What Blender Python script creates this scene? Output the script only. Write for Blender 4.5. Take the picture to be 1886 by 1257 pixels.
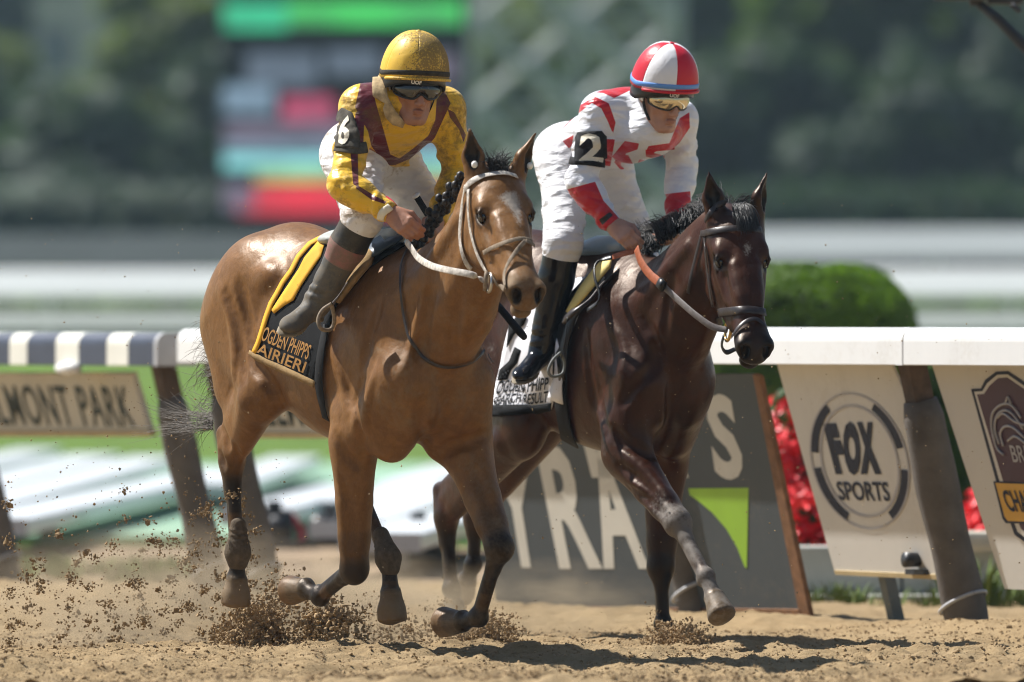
import bpy, bmesh, math, random
import numpy as np
from mathutils import Vector, Matrix
from mathutils.bvhtree import BVHTree

random.seed(7)
RNG = np.random.default_rng(11)
for _o in list(bpy.data.objects):
    bpy.data.objects.remove(_o)
SC = bpy.context.scene
COL = SC.collection
R = math.radians

# ------------------------------------------------------------------ camera
FPX = 20950.0            # focal length in photo pixels (1886 wide): a 400 mm lens
CAMZ = 1.23
cam_d = bpy.data.cameras.new('camera')
cam_d.lens = 400.0
cam_d.sensor_width = 36.0
cam_d.shift_y = -28.5 / 1886.0
cam_d.clip_start = 1.0
cam_d.clip_end = 3000.0
cam_d.dof.use_dof = True
cam_d.dof.focus_distance = 42.4
cam_d.dof.aperture_fstop = 2.8
cam_d.dof.aperture_blades = 9
cam = bpy.data.objects.new('camera', cam_d)
COL.objects.link(cam)
cam.location = (0, 0, CAMZ)
cam.rotation_euler = (R(90), 0, 0)
SC.camera = cam

# ------------------------------------------------------------------ sun and sky
SUN_EL, SUN_AZ = R(52), R(152)        # azimuth counter-clockwise from +X: left and a little behind the horses
sun_dir = Vector((math.cos(SUN_EL) * math.cos(SUN_AZ), math.cos(SUN_EL) * math.sin(SUN_AZ), math.sin(SUN_EL)))
sd = bpy.data.lights.new('sun', 'SUN')
sd.energy = 5.0
sd.angle = R(0.53)
sd.color = (1.0, 0.97, 0.925)
sun = bpy.data.objects.new('sun', sd)
COL.objects.link(sun)
sun.location = (-20, 60, 60)
sun.rotation_euler = sun_dir.to_track_quat('Z', 'Y').to_euler()
W = bpy.data.worlds.new('World')
SC.world = W
W.use_nodes = True
nt = W.node_tree
bg = nt.nodes['Background']
sky = nt.nodes.new('ShaderNodeTexSky')
sky.sky_type = 'NISHITA'
sky.sun_disc = False
sky.sun_elevation = SUN_EL
sky.sun_rotation = R(90) - SUN_AZ
sky.air_density = 1.2
sky.dust_density = 0.7
nt.links.new(sky.outputs['Color'], bg.inputs['Color'])
bg.inputs['Strength'].default_value = 0.050
SC.view_settings.view_transform = 'Standard'
SC.view_settings.look = 'None'
SC.view_settings.exposure = 0.88
SC.view_settings.gamma = 1.0
SC.view_settings.use_curve_mapping = False
SC.render.engine = 'CYCLES'
SC.cycles.use_denoising = True
SC.cycles.filter_width = 1.05
SC.cycles.max_bounces = 8
SC.cycles.transparent_max_bounces = 12


# ------------------------------------------------------------------ helpers
def W3(u, v, d):
    """the place in the world seen at photo position (u, v), d metres from the camera"""
    return Vector(((u - 943.0) / FPX * d, d, CAMZ - (v - 600.0) / FPX * d))


class Lane:
    """a horse's own upright frame: forward f, left l, up z"""
    def __init__(s, u0, d, ang):
        s.O = Vector(((u0 - 943.0) * d / FPX, d, 0))
        a = R(ang)
        s.ang = -a
        s.f = Vector((math.cos(a), -math.sin(a), 0))
        s.l = Vector((math.sin(a), math.cos(a), 0))
        s.M = Matrix.Translation(s.O) @ Matrix.Rotation(-a, 4, 'Z')
        s.I = s.M.inverted()

    def H(s, u, v, l):
        a = (u - 943.0) / FPX
        t = (l + s.O.dot(s.l)) / (a * s.l.x + s.l.y)
        p = Vector((a * t, t, CAMZ - (v - 600.0) / FPX * t)) - s.O
        return np.array((p.dot(s.f), l, p.z))

    def ray(s, u, v):
        """camera ray through a photo point, in this frame"""
        o = s.I @ Vector((0, 0, CAMZ))
        q = s.I @ W3(u, v, 40.0)
        return o, (q - o).normalized()

    def uv(s, P):
        """photo position of points given in this frame (numpy n x 3)"""
        P = np.asarray(P, float)
        X = P[:, 0] * s.f.x + P[:, 1] * s.l.x + s.O.x
        Y = P[:, 0] * s.f.y + P[:, 1] * s.l.y + s.O.y
        return np.stack([943 + FPX * X / Y, 600 + FPX * (CAMZ - P[:, 2]) / Y], 1)


def V(*a):
    return np.array(a, float)


def unit(v):
    v = np.asarray(v, float)
    return v / max(np.linalg.norm(v), 1e-9)


def lerp(a, b, t):
    return np.asarray(a, float) * (1 - t) + np.asarray(b, float) * t


def tag(o, label=None, cat=None, group=None, kind=None):
    if label: o['label'] = label
    if cat: o['category'] = cat
    if group: o['group'] = group
    if kind: o['kind'] = kind
    return o


def empty(name, loc=(0, 0, 0), rz=0.0, label=None, cat=None, group=None):
    o = bpy.data.objects.new(name, None)
    COL.objects.link(o)
    o.location = loc
    o.rotation_euler = (0, 0, rz)
    return tag(o, label, cat, group)


def mesh_obj(name, verts, faces, mat=None, parent=None, smooth=False, mats=None, fmat=None):
    me = bpy.data.meshes.new(name)
    verts = np.asarray(verts, dtype=np.float32)
    me.from_pydata([tuple(map(float, v)) for v in verts] if len(verts) < 60000 else verts.tolist(), [], faces if isinstance(faces, list) else faces.tolist())
    for m in (mats or ([mat] if mat else [])):
        me.materials.append(m)
    if fmat is not None:
        me.polygons.foreach_set('material_index', np.asarray(fmat, dtype=np.int32))
    if smooth:
        me.polygons.foreach_set('use_smooth', np.ones(len(me.polygons), dtype=bool))
    me.update()
    o = bpy.data.objects.new(name, me)
    COL.objects.link(o)
    if parent: o.parent = parent
    return o


def fast_quads(name, v, q, mat=None, parent=None, smooth=True):
    """mesh from numpy arrays of vertices and quads"""
    me = bpy.data.meshes.new(name)
    v = np.ascontiguousarray(v, dtype=np.float32); q = np.ascontiguousarray(q, dtype=np.int32)
    k = q.shape[1]
    me.vertices.add(len(v)); me.vertices.foreach_set('co', v.ravel())
    me.loops.add(q.size); me.loops.foreach_set('vertex_index', q.ravel())
    me.polygons.add(len(q)); me.polygons.foreach_set('loop_start', np.arange(0, q.size, k, dtype=np.int32))
    try:
        me.polygons.foreach_set('loop_total', np.full(len(q), k, dtype=np.int32))
    except Exception:
        pass
    me.update(calc_edges=True)
    me.polygons.foreach_set('use_smooth', np.full(len(q), smooth, dtype=bool))
    if mat: me.materials.append(mat)
    o = bpy.data.objects.new(name, me)
    COL.objects.link(o)
    if parent: o.parent = parent
    return o


def vattr(o, name, arr):
    arr = np.asarray(arr, dtype=np.float32)
    if arr.ndim == 1:
        a = o.data.attributes.new(name, 'FLOAT', 'POINT'); a.data.foreach_set('value', arr)
    else:
        a = o.data.attributes.new(name, 'FLOAT_VECTOR', 'POINT'); a.data.foreach_set('vector', arr.ravel())


class MB:
    """collects simple shapes into one mesh"""
    def __init__(s):
        s.v = []; s.f = []; s.m = []

    def add(s, v, f, mi=0):
        n = len(s.v)
        s.v += [tuple(map(float, p)) for p in v]
        s.f += [tuple(i + n for i in q) for q in f]
        s.m += [mi] * len(f)
        return s

    def box(s, c, size, ax=None, mi=0):
        c = np.asarray(c, float); h = np.asarray(size, float) / 2
        A = np.eye(3) if ax is None else np.array([unit(a) for a in ax])
        pts = [c + A.T @ (h * np.array(k)) for k in ((-1, -1, -1), (1, -1, -1), (1, 1, -1), (-1, 1, -1), (-1, -1, 1), (1, -1, 1), (1, 1, 1), (-1, 1, 1))]
        return s.add(pts, [(0, 3, 2, 1), (4, 5, 6, 7), (0, 1, 5, 4), (1, 2, 6, 5), (2, 3, 7, 6), (3, 0, 4, 7)], mi)

    def tube(s, pts, r, n=8, mi=0, cap=True, flat=None):
        """round tube along points; r a number or one per point; flat=(normal, factor) squashes it into a strap"""
        P = [np.asarray(p, float) for p in pts]
        m = len(P)
        rr = [r] * m if np.isscalar(r) else list(r)
        T = [unit(P[min(i + 1, m - 1)] - P[max(i - 1, 0)]) for i in range(m)]
        a = np.array((0, 0, 1.0)) if abs(T[0][2]) < .9 else np.array((1.0, 0, 0))
        u = unit(np.cross(T[0], a)); ring = []
        for i in range(m):
            u = unit(u - T[i] * u.dot(T[i])); w = np.cross(T[i], u)
            if flat is not None:
                nn = np.asarray(flat[0][i] if isinstance(flat[0], list) else flat[0], float)
                w = unit(nn - T[i] * nn.dot(T[i])); u = np.cross(w, T[i])
            for k in range(n):
                t = 2 * math.pi * k / n
                cu, cw = math.cos(t), math.sin(t)
                if flat is not None:
                    cu = math.copysign(abs(cu) ** .45, cu); cw = math.copysign(abs(cw) ** .45, cw) * flat[1]
                ring.append(P[i] + rr[i] * (cu * u + cw * w))
        f = [(i * n + k, i * n + (k + 1) % n, (i + 1) * n + (k + 1) % n, (i + 1) * n + k) for i in range(m - 1) for k in range(n)]
        if cap:
            f += [tuple(range(n))[::-1], tuple((m - 1) * n + k for k in range(n))]
        return s.add(ring, f, mi)

    def prism(s, poly, ex, mi=0):
        """closed polygon (3-D points) pushed along the vector ex"""
        n = len(poly); P = [np.asarray(p, float) for p in poly]; ex = np.asarray(ex, float)
        return s.add(P + [p + ex for p in P], [tuple(range(n))[::-1], tuple(range(n, 2 * n))] + [(i, (i + 1) % n, n + (i + 1) % n, n + i) for i in range(n)], mi)

    def build(s, name, mat=None, parent=None, smooth=False, mats=None):
        return mesh_obj(name, s.v, s.f, mat, parent, smooth, mats, s.m if mats else None)


def bevel(o, w, seg=2):
    b = o.modifiers.new('bevel', 'BEVEL'); b.width = w; b.segments = seg; b.limit_method = 'ANGLE'; b.angle_limit = R(40)
    return o


def spline(pts, n=8):
    """Catmull-Rom through the points"""
    P = [np.asarray(p, float) for p in pts]
    P = [2 * P[0] - P[1]] + P + [2 * P[-1] - P[-2]]
    out = []
    for i in range(1, len(P) - 2):
        for k in range(n):
            t = k / n
            a, b, c, d = P[i - 1], P[i], P[i + 1], P[i + 2]
            out.append(.5 * ((2 * b) + (c - a) * t + (2 * a - 5 * b + 4 * c - d) * t * t + (3 * b - a - 3 * c + d) * t ** 3))
    out.append(P[-2])
    return out


# ---- materials
class NB:
    def __init__(s, name):
        s.m = bpy.data.materials.new(name); s.m.use_nodes = True
        s.t = s.m.node_tree; s.b = s.t.nodes['Principled BSDF']; s.out = s.t.nodes['Material Output']

    def n(s, typ, **kw):
        nd = s.t.nodes.new(typ)
        for k, v in kw.items():
            if k.startswith('i_'):
                key = k[2:]
                nd.inputs[int(key) if key.isdigit() else key.replace('_', ' ')].default_value = v
            else:
                setattr(nd, k, v)
        return nd

    def l(s, a, b):
        s.t.links.new(a, b)

    def attr(s, name):
        return s.n('ShaderNodeAttribute', attribute_name=name)

    def coord(s, kind='Object', scale=1.0, vec=None):
        mp = s.n('ShaderNodeMapping')
        if vec is None:
            tc = s.n('ShaderNodeTexCoord'); vec = tc.outputs[kind]
        s.l(vec, mp.inputs['Vector'])
        mp.inputs['Scale'].default_value = (scale,) * 3 if np.isscalar(scale) else scale
        return mp.outputs['Vector']

    def noise(s, scale=5, detail=4, rough=.55, vec=None, dist=0.0):
        nz = s.n('ShaderNodeTexNoise'); nz.inputs['Scale'].default_value = scale; nz.inputs['Detail'].default_value = detail
        nz.inputs['Roughness'].default_value = rough; nz.inputs['Distortion'].default_value = dist
        s.l(vec if vec is not None else s.coord(), nz.inputs['Vector'])
        return nz.outputs['Fac']

    def ramp(s, fac, stops, mode='LINEAR'):
        r = s.n('ShaderNodeValToRGB'); r.color_ramp.interpolation = mode
        e = r.color_ramp.elements
        while len(e) < len(stops): e.new(.5)
        for el, (p, c) in zip(e, stops):
            el.position = p; el.color = (c, c, c, 1) if np.isscalar(c) else (*c, 1)
        s.l(fac, r.inputs['Fac'])
        return r.outputs['Color']

    def mix(s, fac, a, b, mode='MIX'):
        m = s.n('ShaderNodeMix', data_type='RGBA', blend_type=mode)
        for v, i in ((fac, 0), (a, 6), (b, 7)):
            if hasattr(v, 'is_linked') or hasattr(v, 'links'): s.l(v, m.inputs[i])
            elif i == 0: m.inputs[0].default_value = v
            else: m.inputs[i].default_value = (*v, 1)
        return m.outputs[2]

    def math(s, op, a, b=0.0, c=None, clamp=False):
        m = s.n('ShaderNodeMath', operation=op, use_clamp=clamp)
        for i, v in enumerate((a, b) if c is None else (a, b, c)):
            if hasattr(v, 'links'): s.l(v, m.inputs[i])
            else: m.inputs[i].default_value = v
        return m.outputs[0]

    def bump(s, h, strength=.3, dist=.01, normal=None):
        b = s.n('ShaderNodeBump'); b.inputs['Strength'].default_value = strength; b.inputs['Distance'].default_value = dist
        s.l(h, b.inputs['Height'])
        if normal is not None: s.l(normal, b.inputs['Normal'])
        return b.outputs['Normal']

    def set(s, color=None, rough=None, normal=None, spec=None, metal=None, **kw):
        for key, v in (('Base Color', color), ('Roughness', rough), ('Normal', normal), ('Specular IOR Level', spec), ('Metallic', metal)):
            if v is None: continue
            if hasattr(v, 'links'): s.l(v, s.b.inputs[key])
            else: s.b.inputs[key].default_value = (*v, 1) if key == 'Base Color' else v
        for k, v in kw.items():
            s.b.inputs[k.replace('_', ' ')].default_value = v
        return s.m


def mat(name, color, rough=.6, var=.12, scale=6, bump=.0, bscale=60, metal=0.0, spec=None, **kw):
    """plain material with uneven colour and fine relief"""
    if spec is None: spec = .5 if rough < .6 else .18
    b = NB(name)
    nz = b.noise(scale, 5)
    c0 = tuple(max(0, c * (1 - var)) for c in color); c1 = tuple(min(1, c * (1 + var)) for c in color)
    col = b.ramp(nz, [(.3, c0), (.7, c1)])
    nrm = b.bump(b.noise(bscale, 3), bump, .004) if bump else None
    return b.set(col, rough, nrm, spec, metal, **kw)


# ---- bodies grown as one surface from tapered, blended muscles
class Body:
    def __init__(s):
        s.p = []

    def cone(s, a, b, ra, rb, k=.03, col=(0, 0, 0), flat=None):
        s.p.append(('c', np.asarray(a, float), np.asarray(b, float), ra, rb, flat, k, 1, col)); return s

    def ball(s, c, r, k=.03, col=(0, 0, 0)):
        return s.cone(c, np.asarray(c, float) + 1e-4, r, r, k, col)

    def ell(s, c, r, ax=None, k=.03, col=(0, 0, 0), sub=False):
        A = np.eye(3) if ax is None else np.asarray(ax, float)
        s.p.append(('e', np.asarray(c, float), np.asarray(r, float), A, None, None, k, -1 if sub else 1, col)); return s

    def cut(s, a, b, ra, rb, k=.01, col=(0, 0, 0)):
        s.p.append(('c', np.asarray(a, float), np.asarray(b, float), ra, rb, None, k, -1, col)); return s

    def frus(s, a, b, ra, rb, k=.01, col=(0, 0, 0), rnd=.006):
        s.p.append(('f', np.asarray(a, float), np.asarray(b, float), ra, rb, rnd, k, 1, col)); return s

    def chain(s, pts, rs, k=.03, col=(0, 0, 0), flat=None):
        for i in range(len(pts) - 1):
            s.cone(pts[i], pts[i + 1], rs[i], rs[i + 1], k if i == 0 else min(k, .02), col, flat)
        return s

    def bbox(s, pr):
        t, a, b = pr[0], pr[1], pr[2]
        if t == 'e':
            r = np.sqrt((pr[3].T ** 2) @ (b ** 2)); return a - r, a + r
        r = max(pr[3], pr[4])
        return np.minimum(a, b) - r, np.maximum(a, b) + r

    def dist(s, pr, P):
        t = pr[0]
        if t == 'e':
            q = (P - pr[1].astype(np.float32)) @ pr[3].T.astype(np.float32); r = pr[2].astype(np.float32)
            k0 = np.sqrt(((q / r) ** 2).sum(-1)); k1 = np.sqrt(((q / (r * r)) ** 2).sum(-1)) + 1e-6
            return k0 * (k0 - 1) / k1
        a, b, ra, rb, fl = pr[1], pr[2], pr[3], pr[4], pr[5]
        q = P - a.astype(np.float32); ba = b - a
        if t == 'f':
            L = np.linalg.norm(ba); u = (ba / L).astype(np.float32)
            x = q @ u; y = np.sqrt(np.maximum((q * q).sum(-1) - x * x, 0))
            rad = ra + (rb - ra) * x / L
            ca = L / math.hypot(L, rb - ra)
            d0 = (y - rad) * ca + fl; d1 = np.abs(x - L / 2) - L / 2 + fl
            return np.minimum(np.maximum(d0, d1), 0) + np.sqrt(np.maximum(d0, 0) ** 2 + np.maximum(d1, 0) ** 2) - fl
        sc = 1.0
        if fl is not None:
            n = unit(fl[0]).astype(np.float32); g = 1.0 / fl[1] - 1.0
            q = q + n * (q @ n)[..., None] * g
            ba = ba + n * float(ba @ n) * g
            sc = math.sqrt(fl[1])
        ba = ba.astype(np.float32)
        tt = np.clip((q @ ba) / max(float(ba @ ba), 1e-12), 0, 1)
        d = np.sqrt(((q - tt[..., None] * ba) ** 2).sum(-1)) - (ra + (rb - ra) * tt)
        return d * sc

    def field(s, h, pad=.03):
        bb = [s.bbox(p) for p in s.p if p[7] > 0]
        lo = np.min([b[0] for b in bb], 0) - pad; hi = np.max([b[1] for b in bb], 0) + pad
        n = np.ceil((hi - lo) / h).astype(int) + 1
        ax = [(lo[i] + h * np.arange(n[i])).astype(np.float32) for i in range(3)]
        D = np.full(n, .5, np.float32); C = np.zeros((*n, 3), np.float16)
        for pr in s.p:
            k = pr[6]; m = k + 3 * h
            l, u = s.bbox(pr)
            i0 = np.clip(np.floor((l - m - lo) / h).astype(int), 0, n - 1); i1 = np.clip(np.ceil((u + m - lo) / h).astype(int) + 1, 1, n)
            if (i1 <= i0).any(): continue
            sl = tuple(slice(i0[i], i1[i]) for i in range(3))
            G = np.stack(np.meshgrid(ax[0][sl[0]], ax[1][sl[1]], ax[2][sl[2]], indexing='ij'), -1)
            d = s.dist(pr, G); A = D[sl]
            col = None if pr[8] is None else np.asarray(pr[8], np.float32)
            if pr[7] > 0:
                w = np.clip(.5 + .5 * (A - d) / k, 0, 1)
                D[sl] = A * (1 - w) + d * w - k * w * (1 - w)
                w2 = np.clip(.5 + .5 * (A - d) / max(k, .012), 0, 1)
                if col is not None: C[sl] = C[sl] * (1 - w2[..., None]) + col * w2[..., None]
            else:
                w = np.clip(.5 - .5 * (A + d) / k, 0, 1)
                D[sl] = A * (1 - w) - d * w + k * w * (1 - w)
                if col is not None: C[sl] = C[sl] * (1 - w[..., None]) + col * w[..., None]
        return D, C, lo

    def mesh(s, h):
        D, C, lo = s.field(h)
        S = D < 0
        n = np.array(D.shape) - 1
        cnt = np.zeros(n, np.int8); acc = np.zeros((*n, 3), np.float32); ne = np.zeros(n, np.float32)
        for dx in (0, 1):
            for dy in (0, 1):
                for dz in (0, 1):
                    cnt += S[dx:dx + n[0], dy:dy + n[1], dz:dz + n[2]]
        act = (cnt > 0) & (cnt < 8)
        I = np.argwhere(act)
        idx = np.full(n, -1, np.int32); idx[act] = np.arange(len(I))
        pos = np.zeros((len(I), 3)); num = np.zeros(len(I))
        corners = [(a, b, c) for a in (0, 1) for b in (0, 1) for c in (0, 1)]
        val = {c: D[I[:, 0] + c[0], I[:, 1] + c[1], I[:, 2] + c[2]].astype(np.float64) for c in corners}
        for c in corners:
            for a in range(3):
                if c[a]: continue
                e = list(c); e[a] = 1; e = tuple(e)
                va, vb = val[c], val[e]
                x = (va < 0) != (vb < 0)
                t = np.where(x, va / np.where(x, va - vb, 1), 0)
                p = np.array(c, float)[None] + t[:, None] * (np.array(e) - np.array(c))[None]
                pos[x] += p[x]; num[x] += 1
        pos /= num[:, None]
        verts = lo + h * (I + pos)
        cols = np.mean([C[I[:, 0] + c[0], I[:, 1] + c[1], I[:, 2] + c[2]].astype(np.float32) for c in corners], 0)
        quads = []
        for a in range(3):
            b, c = (a + 1) % 3, (a + 2) % 3
            sl0 = [slice(0, D.shape[i] - (i == a)) for i in range(3)]
            s0 = S[tuple(sl0)]
            sl1 = list(sl0); sl1[a] = slice(1, None)
            s1 = S[tuple(sl1)]
            E = np.argwhere(s0 != s1)
            ok = (E[:, b] > 0) & (E[:, c] > 0) & (E[:, b] < n[b]) & (E[:, c] < n[c])
            E = E[ok]
            flip = s0[E[:, 0], E[:, 1], E[:, 2]]
            q = []
            for db, dc in ((-1, -1), (0, -1), (0, 0), (-1, 0)):
                e = E.copy(); e[:, b] += db; e[:, c] += dc
                q.append(idx[e[:, 0], e[:, 1], e[:, 2]])
            q = np.stack(q, 1)
            q[~flip] = q[~flip][:, ::-1]
            quads.append(q)
        quads = np.concatenate(quads)
        quads = quads[(quads >= 0).all(1)]
        # two light smoothing passes remove the stair-steps of the grid
        ed = np.concatenate([quads[:, [0, 1]], quads[:, [1, 2]], quads[:, [2, 3]], quads[:, [3, 0]]])
        for _ in range(2):
            sm = np.zeros_like(verts); c2 = np.zeros(len(verts))
            for d in range(3):
                sm[:, d] = np.bincount(ed[:, 0], verts[ed[:, 1], d], len(verts)) + np.bincount(ed[:, 1], verts[ed[:, 0], d], len(verts))
            c2 = np.bincount(ed[:, 0], minlength=len(verts)) + np.bincount(ed[:, 1], minlength=len(verts))
            verts = verts * .5 + .5 * sm / np.maximum(c2, 1)[:, None]
        return verts, quads, cols

    def build(s, name, h, mat, parent=None):
        v, q, c = s.mesh(h)
        o = fast_quads(name, v, q, mat, parent, True)
        vattr(o, 'zone', c)
        return o, v, q


def bvh_of(v, q):
    return BVHTree.FromPolygons([tuple(p) for p in v.tolist()], [tuple(f) for f in q.tolist()])


def vnoise(P, scale, seed=0):
    """smooth value noise, numpy, any number of points (n x 3) -> n in -1..1"""
    P = np.asarray(P, float) * scale + seed * 17.31
    I = np.floor(P).astype(np.int64); f = P - I; f = f * f * (3 - 2 * f)
    def hsh(a, b, c):
        x = (a * 374761393 + b * 668265263 + c * 2147483647 + seed * 1274126177) & 0xffffffff
        x = ((x ^ (x >> 13)) * 1274126177) & 0xffffffff
        return ((x ^ (x >> 16)) & 0xffff) / 32767.5 - 1
    r = 0
    for a in (0, 1):
        for b in (0, 1):
            for c in (0, 1):
                w = (f[:, 0] if a else 1 - f[:, 0]) * (f[:, 1] if b else 1 - f[:, 1]) * (f[:, 2] if c else 1 - f[:, 2])
                r = r + w * hsh(I[:, 0] + a, I[:, 1] + b, I[:, 2] + c)
    return r


def text_mesh(txt, bold=.02, serif=False, ysub=6, space=1.0):
    cu = bpy.data.curves.new('lettering', 'FONT'); cu.body = txt; cu.offset = bold; cu.resolution_u = 3; cu.space_character = space
    ob = bpy.data.objects.new('lettering', cu); COL.objects.link(ob)
    dg = bpy.context.evaluated_depsgraph_get()
    me = bpy.data.meshes.new_from_object(ob.evaluated_get(dg))
    bpy.data.objects.remove(ob)
    bm = bmesh.new(); bm.from_mesh(me); bpy.data.meshes.remove(me)
    bmesh.ops.triangulate(bm, faces=bm.faces[:])
    for _ in range(1 if ysub else 0):
        ed = [e for e in bm.edges if e.calc_length() > .12]
        if ed: bmesh.ops.subdivide_edges(bm, edges=ed, cuts=2)
    bmesh.ops.triangulate(bm, faces=bm.faces[:])
    bm.verts.ensure_lookup_table()
    v = np.array([w.co[:2] for w in bm.verts]); f = [tuple(x.index for x in fc.verts) for fc in bm.faces]
    bm.free()
    lo, hi = v.min(0), v.max(0)
    return (v - lo) / (hi - lo), f


def quad_map(st, quad):
    """unit square (s right, t up) -> photo quad given as bottom-left, bottom-right, top-right, top-left"""
    a, b, c, d = [np.asarray(p, float) for p in quad]
    s, t = st[:, :1], st[:, 1:]
    return a * (1 - s) * (1 - t) + b * s * (1 - t) + c * s * t + d * (1 - s) * t


def leaf_mat(name, color, var=.35, scale=.25, trans=.45):
    """leaves that let some sunlight through"""
    m = mat(name, color, .6, var, scale, spec=.3)
    t = m.node_tree; b = t.nodes['Principled BSDF']; out = t.nodes['Material Output']
    tr = t.nodes.new('ShaderNodeBsdfTranslucent'); mx = t.nodes.new('ShaderNodeMixShader'); mx.inputs[0].default_value = trans
    g = t.nodes.new('ShaderNodeMix'); g.data_type = 'RGBA'; g.blend_type = 'MULTIPLY'; g.inputs[0].default_value = 1.0
    t.links.new(b.inputs['Base Color'].links[0].from_socket, g.inputs[6]); g.inputs[7].default_value = (1.6, 1.7, .7, 1)
    t.links.new(g.outputs[2], tr.inputs['Color'])
    t.links.new(b.outputs[0], mx.inputs[1]); t.links.new(tr.outputs[0], mx.inputs[2]); t.links.new(mx.outputs[0], out.inputs['Surface'])
    return m


# ================================================================== THE SETTING
A_RAIL = W3(1790, 1165, 45.6); A_RAIL.z = 0
B_RAIL = W3(400, 1100, 51.5); B_RAIL.z = 0
RD = np.array(unit(np.array(A_RAIL - B_RAIL)))          # along the rail, towards the camera
RN = np.array((-abs(RD[1]), -RD[0], 0.0))               # across, towards the track
LEAN = .26
RU = unit(V(0, 0, 1) + LEAN * RN)                       # the leaning posts and boards
RPN = unit(np.cross(RD, RU)); RPN = RPN if RPN @ RN > 0 else -RPN


def rail_uv(u, v, off=0.0):
    """point on the leaning board plane seen at a photo position, off metres in front of it"""
    p0 = np.array(A_RAIL) + RPN * off
    q = np.array(W3(u, v, 40.0)); o = V(0, 0, CAMZ); d = q - o
    return o + d * (((p0 - o) @ RPN) / (d @ RPN))


def RP(t, n, z):
    return np.array(A_RAIL) + RD * t + RN * n + V(0, 0, z)


def rail_t(u):
    """position along the rail of a photo column (at the foot of the posts)"""
    a = (u - 943.0) / FPX
    return (a * A_RAIL.y - A_RAIL.x) / (RD[0] - a * RD[1])


# ---- ground: sand track, turf, berm
def sand_mat(name, c0, c1, dark, bump=1.0):
    b = NB(name)
    oc = b.coord('Object')
    n = b.math('ADD', b.math('MULTIPLY', b.noise(1.6, 4, .6, oc), .5), b.math('MULTIPLY', b.noise(60, 5, .7, oc), .5))
    col = b.ramp(n, [(.32, dark), (.46, c0), (.66, c1)])
    h = b.math('ADD', b.noise(75, 4, .7, oc), b.math('MULTIPLY', b.noise(300, 3, .6, oc), .5))
    return b.set(col, .95, b.bump(h, .7 * bump, .012), .15)


M_SAND = sand_mat('track_sand', (.29, .205, .108), (.37, .272, .155), (.18, .12, .06))
M_SANDF = sand_mat('far_sand', (.30, .22, .122), (.37, .28, .16), (.24, .17, .09), .6)
M_CLOD = mat('sand_clods', (.31, .22, .125), .95, .35, 40, .5, 160, spec=.1)
M_DIRT = mat('bare_earth', (.25, .185, .125), .95, .25, 3, .3, 60, spec=.1)
M_TURF = mat('turf', (.085, .145, .022), .9, .25, 2.0, .4, 90, spec=.15)
M_TURF2 = mat('far_turf', (.075, .120, .025), .9, .3, .4, .3, 40, spec=.1)


def ground_h(X, Y):
    P = np.stack([X, Y, 0 * X], 1)
    h = .030 * vnoise(P, .8, 1) + .024 * vnoise(P, 2.6, 2) + .022 * vnoise(P, 8, 3) + .016 * vnoise(P, 20, 4) + .010 * np.abs(vnoise(P, 44, 6))
    near = np.clip((46.5 - Y) / 4, .6, 1)
    h = h * near
    # thrown-up ridge of sand along the foot of the rail
    k = (X - A_RAIL.x) * RN[0] + (Y - A_RAIL.y) * RN[1]
    h += .045 * np.exp(-((k - .25) / .35) ** 2) * (.7 + .5 * vnoise(P, 1.7, 5))
    return h


def sheet(name, xs, ys, m, hf=None, z=0.0, smooth=True):
    X, Y = np.meshgrid(xs, ys); X = X.ravel(); Y = Y.ravel()
    Z = np.full(len(X), z) if hf is None else hf(X, Y) + z
    nx, ny = len(xs), len(ys)
    i = np.arange(ny - 1)[:, None] * nx + np.arange(nx - 1)[None]; i = i.ravel()
    o = fast_quads(name, np.stack([X, Y, Z], 1), np.stack([i, i + 1, i + nx + 1, i + nx], 1), m, None, smooth)
    tag(o, kind='structure')
    return o


ys = np.concatenate([np.arange(38.2, 43.0, .016), np.arange(43.0, 55.0, .035)])
sheet('sand_track', np.arange(-3.3, 3.3, .018), ys, M_SAND, ground_h)
base = mesh_obj('ground', [(-420, -40, -.06), (420, -40, -.06), (420, 950, -.06), (-420, 950, -.06)], [(0, 1, 2, 3)], M_SANDF)
tag(base, kind='structure')
tag(mesh_obj('earth_path', [(-14, 55, -.02), (14, 55, -.02), (14, 64, -.02), (-14, 64, -.02)], [(0, 1, 2, 3)], M_DIRT), kind='structure')


def berm(X, Y):
    P = np.stack([X, Y, 0 * X], 1)
    t = np.clip((Y - 96) / 22, 0, 1); t = t * t * (3 - 2 * t)
    t2 = np.clip((Y - 124) / 26, 0, 1)
    return -.012 + 1.02 * t + .95 * t2 + .02 * vnoise(P, 1.2, 9)


sheet('infield_lawn', np.linspace(-30, 30, 90), np.concatenate([np.linspace(64, 130, 100), np.linspace(132, 175, 12)]), M_TURF, berm)
sheet('far_ground', np.linspace(-400, 400, 5), np.linspace(174, 900, 6), M_TURF2, None, 1.95)

# ---- kicked-about crumbs of sand lying on the track
ICO_V, ICO_F = None, None
_bm = bmesh.new(); bmesh.ops.create_icosphere(_bm, subdivisions=1, radius=1)
ICO_V = np.array([v.co[:] for v in _bm.verts]); ICO_F = np.array([[v.index for v in f.verts] for f in _bm.faces]); _bm.free()


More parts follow.
